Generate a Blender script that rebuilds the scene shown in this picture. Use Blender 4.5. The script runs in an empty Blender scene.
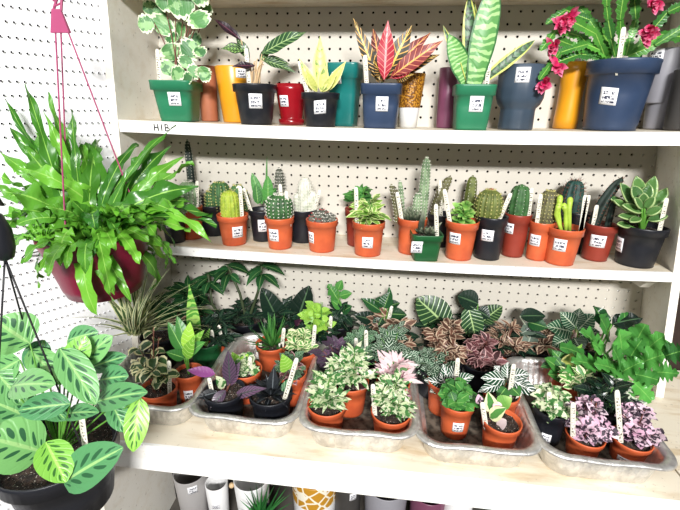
import bpy, math, random
import numpy as np
from mathutils import Vector, Matrix
PI = math.pi
C = bpy.context.scene
COL = C.collection
R = random.Random(7)

# ------------------------------------------------------------------ camera
F = 405.6
YAW, PITCH, ROLL = .111, .34, .017
CAM = np.array([.38225, -1.07668, -.21791])
def _basis():
    cy, sy, cp, sp = math.cos(YAW), math.sin(YAW), math.cos(PITCH), math.sin(PITCH)
    w = np.array([-sy*cp, cy*cp, -sp]); r = np.array([cy, sy, 0.]); u = np.cross(r, w)
    cr, sr = math.cos(ROLL), math.sin(ROLL)
    return cr*r + sr*u, -sr*r + cr*u, w
RT, UP, FW = _basis()
cd = bpy.data.cameras.new('camera'); cam = bpy.data.objects.new('camera', cd); COL.objects.link(cam)
cd.sensor_width = 36; cd.lens = F/680*36; cd.clip_start = .02
m = Matrix(((RT[0], UP[0], -FW[0], CAM[0]), (RT[1], UP[1], -FW[1], CAM[1]), (RT[2], UP[2], -FW[2], CAM[2]), (0, 0, 0, 1)))
cam.matrix_world = m
C.camera = cam
# points of the place measured off the photograph (positions on shelves and planes at true depth)
def ray(x, y): return FW + (x-340)/F*RT - (y-255)/F*UP
def on_y(x, y, Y):
    d = ray(x, y); return CAM + d*((Y-CAM[1])/d[1])
def on_z(x, y, Z):
    d = ray(x, y); return CAM + d*((Z-CAM[2])/d[2])
def at_depth(x, y, D): return CAM + ray(x, y)*D
def depth(p): return float((np.array(p)-CAM) @ FW)
def px(p):
    d = np.array(p)-CAM; z = d @ FW
    return 340+F*(d@RT)/z, 255-F*(d@UP)/z

# ------------------------------------------------------------------ materials
def lin(c):
    if isinstance(c, str): c = tuple(int(c[i:i+2], 16)/255 for i in (0, 2, 4))
    return tuple((v/12.92 if v <= .04045 else ((v+.055)/1.055)**2.4) for v in c) + (1,)
class NT:
    def __init__(s, name, rough=.5, metal=0, spec=.5):
        s.m = bpy.data.materials.new(name); s.m.use_nodes = True
        s.t = s.m.node_tree; s.b = s.t.nodes['Principled BSDF']
        s.b.inputs['Roughness'].default_value = rough; s.b.inputs['Metallic'].default_value = metal
        s.b.inputs['Specular IOR Level'].default_value = spec
    def n(s, typ, **kw):
        o = s.t.nodes.new(typ)
        for k, v in kw.items(): setattr(o, k, v)
        return o
    def link(s, a, b): s.t.links.new(a, b)
    def val(s, sock, v):
        if hasattr(v, 'is_linked') or hasattr(v, 'links'): s.link(v, sock)
        else: sock.default_value = v
    def math(s, op, a, b=0., c=None):
        o = s.n('ShaderNodeMath', operation=op)
        s.val(o.inputs[0], a); s.val(o.inputs[1], b)
        if c is not None: s.val(o.inputs[2], c)
        return o.outputs[0]
    def mix(s, f, a, b):
        o = s.n('ShaderNodeMix', data_type='RGBA')
        s.val(o.inputs[0], f); s.val(o.inputs[6], a); s.val(o.inputs[7], b)
        return o.outputs[2]
    def step(s, v, lo, hi):
        o = s.n('ShaderNodeMapRange', interpolation_type='SMOOTHSTEP')
        s.val(o.inputs[0], v); o.inputs[1].default_value = lo; o.inputs[2].default_value = hi
        return o.outputs[0]
    def noise(s, scale, vec=None, detail=3, rough=.5, dist=0):
        o = s.n('ShaderNodeTexNoise'); o.inputs['Scale'].default_value = scale; o.inputs['Detail'].default_value = detail
        o.inputs['Roughness'].default_value = rough; o.inputs['Distortion'].default_value = dist
        if vec is None: vec = s.obj()
        s.link(vec, o.inputs['Vector']); return o.outputs['Fac']
    def obj(s):
        return s.n('ShaderNodeTexCoord').outputs['Object']
    def uv(s):
        o = s.n('ShaderNodeSeparateXYZ'); s.link(s.n('ShaderNodeTexCoord').outputs['UV'], o.inputs[0]); return o.outputs[0], o.outputs[1]
    def attr(s, name):
        o = s.n('ShaderNodeAttribute', attribute_name=name); return o.outputs['Fac']
    def col(s, c): s.val(s.b.inputs['Base Color'], c)
    def bump(s, h, strength=.3, dist=.002):
        o = s.n('ShaderNodeBump'); o.inputs['Strength'].default_value = strength; o.inputs['Distance'].default_value = dist
        s.link(h, o.inputs['Height']); s.link(o.outputs[0], s.b.inputs['Normal'])
def plain(name, c, rough=.5, metal=0, var=.12, scale=40, c2=None, spec=.5, bump=0):
    k = NT(name, rough, metal, spec); c = lin(c)
    d = lin(c2) if c2 else tuple(v*(1-var) for v in c[:3])+(1,)
    f = k.noise(scale); k.col(k.mix(k.step(f, .35, .7), c, d))
    if bump: k.bump(k.noise(scale*6), bump)
    return k.m
def leafmat(name, base, dark=None, margin=None, mw=.8, vein=None, nv=7, vw=.12, slant=.8, mid=None, midw=.07, blotch=None,
            mottle=None, mottle_c=None, band=None, rough=.4, mscale=90, mlo=.5, transl=.12, tip=None):
    """u across the leaf (0..1, .5 = midrib), v along it"""
    k = NT(name, rough); u, v = k.uv(); rnd = k.attr('rnd')
    a = k.math('ABSOLUTE', k.math('MULTIPLY_ADD', u, 2., -1.))
    c = lin(base); d = lin(dark) if dark else tuple(x*.3 for x in c[:3])+(1,)
    col = k.mix(k.math('MULTIPLY', rnd, .9), c, d)
    if tip: col = k.mix(k.step(v, .45, 1.), col, lin(tip))
    nz = k.noise(mscale)
    if mottle is not None: col = k.mix(k.step(nz, mlo, mlo+.05), col, lin(mottle_c))
    if band: col = k.mix(k.step(k.math('SINE', k.math('ADD', k.math('MULTIPLY', v, 80.), k.math('MULTIPLY', nz, 26.))), -.1, .5), col, lin(band))
    ph = k.math('FRACT', k.math('SUBTRACT', k.math('MULTIPLY', v, float(nv)), k.math('MULTIPLY', a, slant)))
    ce = k.math('ABSOLUTE', k.math('SUBTRACT', ph, .5))
    if blotch:
        wob = k.math('MULTIPLY', k.math('SUBTRACT', nz, .5), .5)
        e1 = k.math('POWER', k.math('ABSOLUTE', k.math('DIVIDE', k.math('ADD', ce, wob), .24)), 2.); e2 = k.math('POWER', k.math('ABSOLUTE', k.math('DIVIDE', k.math('SUBTRACT', a, .36), .21)), 2.)
        core = k.step(k.math('ADD', e1, e2), 1.15, .8)
        col = k.mix(core, col, lin(blotch))
    if vein:
        col = k.mix(k.step(ce, .5-vw-.05, .5-vw+.03), col, lin(vein))
    if mid: col = k.mix(k.step(a, midw+.04, midw), col, lin(mid))
    if margin: col = k.mix(k.step(k.math('ADD', a, k.math('MULTIPLY', k.math('SUBTRACT', nz, .5), .5)), mw-.05, mw+.05), col, lin(margin))
    k.col(col)
    k.bump(k.math('ADD', k.step(ce, .5, .3), nz), .35, .001)
    if transl:
        tr = k.n('ShaderNodeBsdfTranslucent'); k.link(col, tr.inputs[0])
        mx = k.n('ShaderNodeMixShader'); mx.inputs[0].default_value = transl
        k.link(k.b.outputs[0], mx.inputs[1]); k.link(tr.outputs[0], mx.inputs[2])
        k.link(mx.outputs[0], k.t.nodes['Material Output'].inputs[0])
    return k.m

def writing(name, paper='f2f2ef', ink='3a3a4a', lo=.56, sx=16, sy=5.0, edge=.12):
    """pen scribble in rows: u across the rows, v up"""
    k = NT(name, .55); u, v = k.uv()
    cb = k.n('ShaderNodeCombineXYZ'); k.link(k.math('MULTIPLY', u, float(sx)), cb.inputs[0]); k.link(k.math('MULTIPLY', v, float(sy)), cb.inputs[1])
    rnd = k.attr('rnd'); k.link(k.math('MULTIPLY', rnd, 40.), cb.inputs[2])
    nz = k.noise(1.0, cb.outputs[0], 2, .6, .6)
    row = k.math('ABSOLUTE', k.math('SUBTRACT', k.math('FRACT', k.math('MULTIPLY', v, sy*.6)), .5))
    inside = k.math('MULTIPLY', k.math('MULTIPLY', k.step(u, edge, edge+.04), k.step(u, 1-edge, .96-edge)), k.math('MULTIPLY', k.step(v, .1, .14), k.step(v, .9, .86)))
    f = k.math('MULTIPLY', k.math('MULTIPLY', k.step(nz, lo, lo+.04), k.step(row, .36, .3)), inside)
    k.col(k.mix(f, lin(paper), lin(ink))); return k.m

def woodpaint(name, c, c2, rough=.5):
    k = NT(name, rough)
    mp = k.n('ShaderNodeMapping'); k.link(k.obj(), mp.inputs[0]); mp.inputs['Scale'].default_value = (3, 14, 14)
    f1 = k.noise(2.5, mp.outputs[0], 5, .6); f2 = k.noise(120, None, 2)
    col = k.mix(k.step(f1, .45, .75), lin(c), lin(c2))
    col = k.mix(k.math('MULTIPLY', k.step(f2, .66, .72), .35), col, lin('8d8270'))
    k.col(col); k.bump(f1, .15); return k.m

M = {}
M['wood'] = woodpaint('painted_shelf_wood', 'ece7da', 'dccfb8')
M['shelf'] = woodpaint('worn_shelf_paint', 'e8deca', 'ccb693')
M['edge'] = woodpaint('white_edge_paint', 'fbfaf6', 'eeeae0')
M['panel'] = woodpaint('side_panel_paint', 'f8f4ea', 'efe8da')
M['peg'] = plain('beige_pegboard', 'd4cec2', .6, var=.06, scale=8)
M['pegw'] = plain('white_pegboard', 'f6f6f8', .5, var=.03, scale=5)
M['void'] = plain('shade_dark', '241c15', .9)  # near-black colour standing in for the shade behind the pegboards
M['brown'] = plain('dark_brown_board', '2c1a12', .7, var=.4, scale=12)
M['floor'] = plain('dusty_concrete', '6f6a62', .8, var=.3, scale=15)
M['darkboard'] = plain('dark_grey_board', '57524c', .8, var=.35, scale=14)  # lowest shelf, coloured darker so the space around its pots looks dark
M['orange'] = plain('terracotta_plastic', 'd0643a', .42, var=.12, scale=25, c2='bd5330')
M['rust'] = plain('red_terracotta_plastic', '8f3526', .45, var=.15, scale=25)
M['black'] = plain('black_plastic', '1b1d24', .4, var=.2, scale=20)
M['navy'] = plain('navy_plastic', '2f405c', .38, var=.15, scale=20)
M['green'] = plain('green_plastic', '2a7a56', .38, var=.12, scale=20)
M['green2'] = plain('bottle_green_plastic', '1c5a30', .4, var=.15, scale=20)
M['teal'] = plain('teal_glaze', '1c7470', .3, var=.25, scale=12)
M['mustard'] = plain('mustard_glaze', 'e09a20', .3, var=.15, scale=12)
M['clay'] = plain('brown_clay', 'b06a4a', .6, var=.2, scale=20)
M['redglaze'] = plain('dark_red_glaze', '961520', .2, var=.35, scale=10)
M['plum'] = plain('plum_glaze', '77425c', .35, var=.2, scale=12)
M['slate'] = plain('slate_blue_glaze', '3c4a59', .35, var=.25, scale=12)
M['grey'] = plain('grey_ceramic', '8d8c93', .45, var=.1, scale=12)
M['grey2'] = plain('warm_grey_ceramic', 'a3a09f', .45, var=.12, scale=10)
M['charcoal'] = plain('charcoal_ceramic', '3a3836', .5, var=.2, scale=12)
M['whiteglaze'] = plain('white_glaze', 'eeeeee', .25, var=.05, scale=12)
M['burgundy'] = plain('burgundy_plastic', '7c1734', .32, var=.2, scale=10)
M['pink'] = plain('pink_plastic', 'a84870', .4, var=.1, scale=20)
M['blackcord'] = plain('black_cord', '16161a', .5)
M['wire'] = plain('dark_wire', '3b3a38', .4, .6)
M['bead'] = plain('pale_wood_bead', 'd8b98e', .5)
M['stemg'] = plain('green_stem', '5f9a3a', .5, var=.2)
M['stemd'] = plain('dark_stem', '3d4a2c', .6, var=.3)
M['stemr'] = plain('red_brown_stem', '7d4a3c', .6, var=.3)
M['stemw'] = plain('pale_stem', '9aa08c', .6, var=.2)
M['tag'] = writing('white_plant_tag_writing', 'ece8d8', '5c5448', .48, 3.5, 30, .2)
M['sticker'] = writing('price_sticker_writing', 'f3f3f6', '2c3048', .46, 9, 6)
def gold_weave():
    k = NT('woven_gold', .4); o = k.n('ShaderNodeTexVoronoi'); o.inputs['Scale'].default_value = 260
    k.link(k.obj(), o.inputs['Vector']); k.col(k.mix(k.step(o.outputs['Distance'], .3, .7), lin('c98d2c'), lin('6e4210'))); k.bump(o.outputs['Distance'], .5); return k.m
M['gold'] = gold_weave()
def soilmat():
    k = NT('potting_soil', .95); f = k.noise(420, None, 2); g = k.noise(160, None, 4)
    col = k.mix(k.step(g, .4, .65), lin('1e1611'), lin('43332a')); col = k.mix(k.step(f, .66, .7), col, lin('cfc8bb'))
    k.col(col); k.bump(g, .8, .004); return k.m
M['soil'] = soilmat()
def alu():
    k = NT('aluminium_foil', .42, .8); f = k.noise(60, None, 4, .6, .5)
    k.col(k.mix(k.step(f, .3, .7), lin('f6f4f0'), lin('d2d0cc'))); k.bump(f, .6, .004); return k.m
M['alu'] = alu()
M['dirt'] = plain('dried_soil_residue', '6b6154', .9, scale=70, c2='2e261e', bump=.4)
def bandpot():
    k = NT('mustard_band_with_white_leaves', .35); 
    w = k.n('ShaderNodeTexVoronoi'); w.feature = 'DISTANCE_TO_EDGE'; w.inputs['Scale'].default_value = 34
    k.link(k.obj(), w.inputs['Vector'])
    k.col(k.mix(k.step(w.outputs['Distance'], .1, .05), lin('c08a24'), lin('f0ead8'))); return k.m
M['band'] = bandpot()
# leaf looks
L = {}
L['fern'] = leafmat('bright_fern_leaf', '78be3c', '1c5c1e', mid='98cc5c', midw=.04, rough=.28, transl=.25, mscale=30)
L['maranta'] = leafmat('prayer_plant_leaf', '78b268', '46865a', blotch='2c5c3a', nv=5, slant=2.0, mid='98c47c', midw=.05, rough=.35, mscale=25)
L['maranta_l'] = leafmat('bright_prayer_plant_leaf', '93cc52', '74b548', blotch='356a2a', nv=6, slant=2.0, mid='aed870', midw=.05, rough=.35, mscale=25)
L['geranium'] = leafmat('white_edged_green_leaf', '5f9a55', '376b3c', margin='dfe8c8', mw=.76, mottle=1, mottle_c='8fbb7c', rough=.45, mscale=55)
L['calathea_dark'] = leafmat('dark_calathea_leaf', '2e5230', '182c1c', vein='8fb070', nv=9, vw=.07, slant=1.5, mid='a8c484', midw=.04, rough=.3)
L['calathea_stripe'] = leafmat('banded_calathea_leaf', '8ab065', '557f40', blotch='182c1e', nv=8, slant=1.5, vein='1f3a24', vw=.16, margin='1d2f20', mw=.82, rough=.3)
L['purpleback'] = leafmat('purple_black_leaf', '3a2030', '1c1018', mid='6b3a4c', rough=.3)
L['snake_y'] = leafmat('yellow_snake_plant_leaf', 'd9dc80', 'b9c060', margin='f0ec9c', mw=.72, mottle=1, mottle_c='8aa455', mscale=45, mlo=.55)
L['snake'] = leafmat('banded_snake_plant_leaf', '6fae5a', '3f7f40', band='a4cf86', margin='2f6b34', mw=.86, mscale=20)
L['snake_e'] = leafmat('yellow_edged_snake_leaf', '2c4a2c', '1a321e', margin='c9cf6a', mw=.68, band='3f6a3c', mscale=20)
L['croton'] = leafmat('croton_leaf_red', '862a2a', '341c1a', vein='d88a6a', nv=9, vw=.07, slant=1.2, mid='f2b05a', midw=.08, mscale=14)
L['croton_p'] = leafmat('croton_leaf_pink', 'bc2c40', '7c1c2c', vein='f29a90', nv=10, vw=.06, slant=1.2, mid='f8a0a0', midw=.1, mscale=14)
L['croton_g'] = leafmat('croton_leaf_dark', '3b3626', '22241a', vein='e6b25c', nv=9, vw=.09, slant=1.3, mid='f0d060', midw=.09, mscale=14)
L['xmas'] = leafmat('christmas_cactus_segment', '5aa03c', '23582a', mid='9ccb60', midw=.06, rough=.3, mscale=20)
L['flower'] = leafmat('magenta_petal', 'e0306c', 'b01c50', tip='f490b0', rough=.4)
L['jade'] = leafmat('jade_leaf', '5f8a48', '3c6436', margin='a8c080', mw=.84, rough=.3)
L['jade_y'] = leafmat('yellow_edged_succulent_leaf', '8ab648', '5a8a38', margin='dbe6a0', mw=.62, rough=.35)
L['succ'] = leafmat('fleshy_green_leaf', '79b04c', '4f8a3a', tip='a8cc70', rough=.4)
L['fingercactus'] = plain('lime_green_cactus_skin', 'b4d24c', .45, var=.25, scale=30)
L['succ_dark'] = leafmat('dark_rosette_leaf', '4b5a44', '2b3228', tip='8a9078', rough=.4)
L['dracaena'] = leafmat('cream_edged_strap_leaf', '5f7d48', '34502c', margin='e4e6b4', mw=.5, rough=.4)
L['spear'] = leafmat('banded_spear_leaf', '5aa03c', '3c8034', band='a8d668', mscale=20)
L['mid'] = leafmat('mid_green_leaf', '4f9440', '285c2c', mid='8fc068', midw=.04)
L['lime'] = leafmat('lime_leaf', '9ccc48', '5f9a34', vein='bfe080', nv=6, vw=.04)
L['dark'] = leafmat('dark_green_leaf', '2b5c33', '15341c', mid='7aa060', midw=.04, rough=.25)
L['darkg'] = leafmat('green_black_leaf', '203a2c', '101c16', mid='4d6a4a', midw=.05, rough=.25)
L['blackleaf'] = leafmat('black_grey_leaf', '2c3034', '14161a', mid='686e72', midw=.06, rough=.3)
L['purple'] = leafmat('purple_striped_leaf', '7a5a78', '3c2c3e', vein='2e2a34', nv=9, vw=.14, slant=2, mid='3f4a44', midw=.08, rough=.3)
L['purple_b'] = leafmat('violet_leaf', '8c4a86', '5a2c5c', rough=.3)
L['whitegreen'] = leafmat('white_variegated_leaf', 'ecf0d2', 'b4c890', mottle=1, mottle_c='437a3c', mscale=95, mlo=.49)
L['creamgreen'] = leafmat('cream_variegated_leaf', '63a04c', '3f7d3c', margin='eaeebc', mw=.5, mscale=80, rough=.4)
L['alum'] = leafmat('silver_marked_leaf', '2a5c3a', '12301c', vein='bccdb8', nv=4, vw=.17, slant=1.2, rough=.3)
L['silver'] = leafmat('silver_green_leaf', '477a50', '1e3a28', vein='aac4a4', nv=5, vw=.12, slant=1.6, mid='2c4a34', rough=.35)
L['white_vein'] = leafmat('white_veined_dark_leaf', '26583a', '123522', vein='eef0ea', nv=6, vw=.12, slant=1.8, mid='f6f6f0', midw=.09, rough=.3)
L['bronze'] = leafmat('bronze_leaf', '8a6250', '3e2a24', margin='cdb49a', mw=.66, mid='4a3228', mscale=60, rough=.3)
L['brownpink'] = leafmat('brown_pink_leaf', '7a484c', '382426', margin='c49a98', mw=.7, mscale=60, nv=6, vw=.12, slant=1.4, rough=.35)
L['hypo'] = leafmat('pink_splashed_leaf', 'ecd6e0', 'd8a4c0', mottle=1, mottle_c='3f3340', mscale=120, mlo=.5, rough=.45)
L['hypo_w'] = leafmat('white_splashed_leaf', 'e6e8dc', 'c4cfae', mottle=1, mottle_c='44604a', mscale=130, mlo=.5, rough=.45)
L['trio'] = leafmat('pink_white_striped_leaf', 'f2dfe0', 'e6b6be', mottle=1, mottle_c='6a9a60', mscale=50, mlo=.6, rough=.35)
L['philo'] = leafmat('lobed_philodendron_leaf', '5aa648', '1f5228', nv=7, vw=.04, slant=1.5, mid='80bc5e', midw=.02, rough=.28)
L['aphel'] = leafmat('zebra_leaf', '2f5f42', '1b3f2c', vein='c4d6b8', nv=9, vw=.07, slant=1.7, mid='cfdcc0', midw=.04, rough=.3)
L['palm'] = leafmat('dark_palm_leaf', '35803a', '1a4a22', rough=.3)
L['grey'] = leafmat('grey_velvet_leaf', '6f8070', '3c4c40', mid='a6b0a0', midw=.05, rough=.6)
L['pep'] = leafmat('round_cream_edged_leaf', '456a3c', '33482c', margin='e6e0b0', mw=.62, rough=.35)
for k_, c1, c2 in (('cac_green', '3f6b38', '274a26'), ('cac_lime', 'a8b83c', '7f9a2c'), ('cac_pale', '8aa07c', '58704f'), ('cac_dark', '22342c', '101c18'),
                   ('cac_blue', '274d46', '16302c'), ('cac_olive', '6a7434', '4a5426'), ('cac_white', 'dad8cc', 'aab09a'), ('cac_brown', '6b6a44', '4a4430'), ('cac_greyd', '5a5c50', '3c4038')):
    M[k_] = plain(k_, c1, .6, c2=c2, scale=60)
M['spine_w'] = plain('white_spine', 'f0ece0', .6); M['spine_y'] = plain('yellow_spine', 'd8cf86', .6)
M['spine_b'] = plain('brown_spine', '8a5a48', .6); M['spine_r'] = plain('red_cactus_bud', 'c04a4a', .6)

PLANTS = set(); ALL = []
TRAYS = [(-.105, -.300), (.121, -.303), (.350, -.312), (.577, -.318), (.804, -.322)]
def keep_inside(v, root):
    """leaves rest against the boards instead of passing through them"""
    o = np.array(root.location); w = v+o; in_ = w[:, 1] > -.19
    w[:, 1] = np.minimum(w[:, 1], -.0045-.003*np.abs(np.sin(w[:, 0]*300)))
    top = .009 if o[2] > -.3 else (-.278 if o[2] > -.6 else (-.566 if o[2] > -.9 else -.92))
    w[:, 2] = np.where(in_ & (w[:, 2] > top), top-.002, w[:, 2])
    if o[2] > -.9:
        xl = -.2+.075*w[:, 2]+.003; w[:, 0] = np.where(in_, np.maximum(w[:, 0], xl), w[:, 0])
        xr = .93-.15*w[:, 2]-.006; w[:, 0] = np.where(in_, np.minimum(w[:, 0], xr), w[:, 0])
    # left pegboard wall
    n = np.array([.8, -.6]); q = (w[:, :2]-np.array([-.205, -.178]))@n+.06*np.minimum(-w[:, 2], .9)*0; 
    f = (~in_) & (q < .006)
    w[f, 0] += (.006-q[f])*n[0]; w[f, 1] += (.006-q[f])*n[1]
    if o[2] < -.5 and o[2] > -.9: w[:, 2] = np.maximum(w[:, 2], ZC+.002)
    return w-o
# ------------------------------------------------------------------ mesh builder
class MB:
    def __init__(s): s.v = []; s.f = []; s.uv = []; s.r = []; s.n = 0
    def add(s, verts, faces, uvs=None, rnd=None):
        b = s.n; rr = R.random() if rnd is None else rnd
        s.v.extend(verts); s.n += len(verts)
        s.f.extend([tuple(b+i for i in f) for f in faces])
        s.uv.extend(uvs if uvs is not None else [(0, 0)]*len(verts)); s.r.extend([rr]*len(verts))
    def build(s, name, mat, parent=None, loc=(0, 0, 0), smooth=True):
        if parent is not None and parent.name in PLANTS and len(s.v): s.v = keep_inside(np.array(s.v, float), parent)
        me = bpy.data.meshes.new(name); me.from_pydata([tuple(map(float, v)) for v in s.v], [], s.f)
        if len(me.polygons):
            ul = me.uv_layers.new(name='UVMap'); idx = np.empty(len(me.loops), dtype=np.int32); me.loops.foreach_get('vertex_index', idx)
            ul.data.foreach_set('uv', np.array(s.uv, dtype=np.float32)[idx].ravel())
            at = me.attributes.new('rnd', 'FLOAT', 'POINT'); at.data.foreach_set('value', np.array(s.r, dtype=np.float32))
            me.polygons.foreach_set('use_smooth', np.full(len(me.polygons), smooth))
        me.materials.append(mat); me.update()
        o = bpy.data.objects.new(name, me); COL.objects.link(o); o.location = loc
        if parent: o.parent = parent
        return o
def V(*a): return np.array(a, float)
def nrm(a):
    a = np.array(a, float); l = np.linalg.norm(a); return a/l if l > 1e-9 else V(0, 0, 1)
def box(mb, x0, x1, y0, y1, z0, z1):
    v = [(x, y, z) for x in (x0, x1) for y in (y0, y1) for z in (z0, z1)]
    mb.add(v, [(0, 1, 3, 2), (4, 6, 7, 5), (0, 4, 5, 1), (2, 3, 7, 6), (0, 2, 6, 4), (1, 5, 7, 3)])
def hexa(mb, pts):   # 8 points: bottom ring 0-3, top ring 4-7
    mb.add(pts, [(3, 2, 1, 0), (4, 5, 6, 7), (0, 1, 5, 4), (1, 2, 6, 5), (2, 3, 7, 6), (3, 0, 4, 7)])
def tube(mb, pts, r0, r1=None, seg=6, cap=True):
    r1 = r0 if r1 is None else r1; pts = [np.array(p, float) for p in pts]; n = len(pts); vs = []; uvs = []
    prev = None
    for i, p in enumerate(pts):
        d = nrm(pts[min(i+1, n-1)]-pts[max(i-1, 0)])
        a = np.cross(d, V(0, 0, 1)) if prev is None else np.cross(np.cross(d, prev), d)*1.0
        if prev is None:
            if np.linalg.norm(a) < .05: a = V(1, 0, 0)
        a = nrm(a); prev = a; b = np.cross(d, a); r = r0+(r1-r0)*i/(n-1)
        for k in range(seg):
            t = 2*PI*k/seg; vs.append(p+r*(math.cos(t)*a+math.sin(t)*b)); uvs.append((k/seg, i/(n-1)))
    fs = [(i*seg+k, i*seg+(k+1) % seg, (i+1)*seg+(k+1) % seg, (i+1)*seg+k) for i in range(n-1) for k in range(seg)]
    if cap: fs += [tuple(range(seg))[::-1], tuple((n-1)*seg+k for k in range(seg))]
    mb.add(vs, fs, uvs)
def lathe(mb, prof, seg=40, sq=0, rot=0, ribs=0, rib=0, cx=0, cy=0, close=False, sy=1):
    vs = []; uvs = []; n = len(prof)
    for i, (r, z) in enumerate(prof):
        for k in range(seg):
            t = 2*PI*k/seg; q = 1.0
            if sq: q = 1/((abs(math.cos(t))**sq+abs(math.sin(t))**sq)**(1/sq))
            if ribs: q *= 1+rib*math.cos(ribs*t)
            vs.append((cx+r*q*math.cos(t+rot), cy+sy*r*q*math.sin(t+rot), z)); uvs.append((k/seg, i/max(n-1, 1)))
    fs = [(i*seg+k, i*seg+(k+1) % seg, (i+1)*seg+(k+1) % seg, (i+1)*seg+k) for i in range(n-1) for k in range(seg)]
    mb.add(vs, fs, uvs)
SH = {
 'ovate': lambda t: (math.sin(PI*t**.75))**.85,
 'lance': lambda t: (math.sin(PI*t**.8))**1.1,
 'round': lambda t: math.sqrt(max(0, 1-(2*t-1)**2)),
 'heart': lambda t: (1-t**2.2)*min(1, .55+t*3),
 'strap': lambda t: min(1, .35+t*5)*(1-max(0, t-.35)/.65*.35)*(1-t**9),
 'blade': lambda t: (1-t)**.75*(.75+.25*math.sin(PI*min(1, t*1.5))),
 'sword': lambda t: min(1, .62+t)*(1-t**5),
 'wide': lambda t: (math.sin(PI*t**.85))**.6,
 'scallop': lambda t: math.sqrt(max(0, 1-(2*t-1)**2))*(1+.13*math.sin(t*26)),
 'lobed': lambda t: (math.sin(PI*t**.7))**.6*(1+.38*math.sin(t*38)),
 'zig': lambda t: (math.sin(PI*min(1, t*.95+.03)))**.4*(1+.22*math.sin(t*24)),
}
def leaf(mb, base, dr, up, Ln, W, shape='ovate', bend=.4, fold=.12, nseg=6, across=2, wave=0, wfreq=12, irr=0, rnd=None, twist=0):
    """lamina starting at base, heading dr, upper face towards up; Ln long, W wide (full)"""
    dr = nrm(dr); s = np.cross(dr, np.array(up, float)); s = nrm(s) if np.linalg.norm(s) > 1e-6 else V(1, 0, 0)
    n = np.cross(s, dr); p = np.array(base, float); fn = SH[shape]; vs = []; uvs = []; ph = R.random()*6
    us = [-1+2*j/across for j in range(across+1)]
    for i in range(nseg+1):
        t = i/nseg; a = bend*t
        d = math.cos(a)*dr-math.sin(a)*n; nn = math.cos(a)*n+math.sin(a)*dr
        if i: p = p+d*Ln/nseg
        w = max(fn(min(max(t, .004), .996)), .02)*W/2
        if irr: w *= 1+irr*math.sin(ph+t*17)*.6+irr*.4*math.sin(2*ph+t*31)
        tw = twist*t; ss = math.cos(tw)*s+math.sin(tw)*nn; n2 = math.cos(tw)*nn-math.sin(tw)*s
        for u in us:
            vs.append(p+ss*u*w+n2*(fold*abs(u)*w+wave*W*math.sin(t*wfreq+ph+(1.5 if u > 0 else 0))*abs(u)*.5)); uvs.append((.5+.5*u, t))
    k = across+1
    fs = [(i*k+j, i*k+j+1, (i+1)*k+j+1, (i+1)*k+j) for i in range(nseg) for j in range(across)]
    mb.add(vs, fs, uvs, rnd)
def thick(o, t=.0006):
    md = o.modifiers.new('thickness', 'SOLIDIFY'); md.thickness = t; md.offset = 0; return o
def arc(a, b, sag=(0, 0, .02), n=6):
    a = np.array(a, float); b = np.array(b, float); s = np.array(sag, float)
    return [a+(b-a)*i/n+s*math.sin(PI*i/n) for i in range(n+1)]

# ------------------------------------------------------------------ things
def empty(name, loc, label, cat, group=None):
    o = bpy.data.objects.new(name, None); COL.objects.link(o); o.empty_display_size = .02
    o.location = tuple(float(v) for v in loc); o['label'] = label; o['category'] = cat
    if group: o['group'] = group
    if cat in ('potted plant', 'hanging plant'): PLANTS.add(o.name)
    return o
def tagp(o, label=None, cat=None, kind=None, group=None):
    if label: o['label'] = label
    if cat: o['category'] = cat
    if kind: o['kind'] = kind
    if group: o['group'] = group
    return o

# ================================================================== SETTING: shelves and walls
ZA0, ZB0, ZC = -.243, -.533, -.85       # tops of the shelves at their ends
YF, YC = -.19, -.49                     # front edges: upper shelves, bottom shelf
def sag(x): return -.008*max(0, 1-((x-.4)/.6)**2)
def zA(x): return ZA0+sag(x)
def zB(x): return ZB0+sag(x)
def leftx(z): return -.2+.075*max(min(z, 0), -.9)        # the end panels lean outwards a little
def leftx(z): return -.2+.075*z
def rightx(z, y): return (.965-.105*(-0) - .15*z) - (.0 if y > -.1 else .0) + (.0)
def rightx(z, y):
    b = .972-.16*z; f = .926-.145*z      # back and front
    return b+(f-b)*min(max(-y/.19, 0), 1)
unit = empty('shelving_unit', (.4, 0, -1.5), 'cream painted wooden shelving unit with beige pegboard back carrying all the rows of plants', 'shelving unit')
UL = V(.4, 0, -1.5)
class UB(MB):
    def build(s, name, mat, parent=unit, smooth=False):
        s.v = [np.array(v)-UL for v in s.v]; return super().build(name, mat, parent, (0, 0, 0), smooth)
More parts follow.
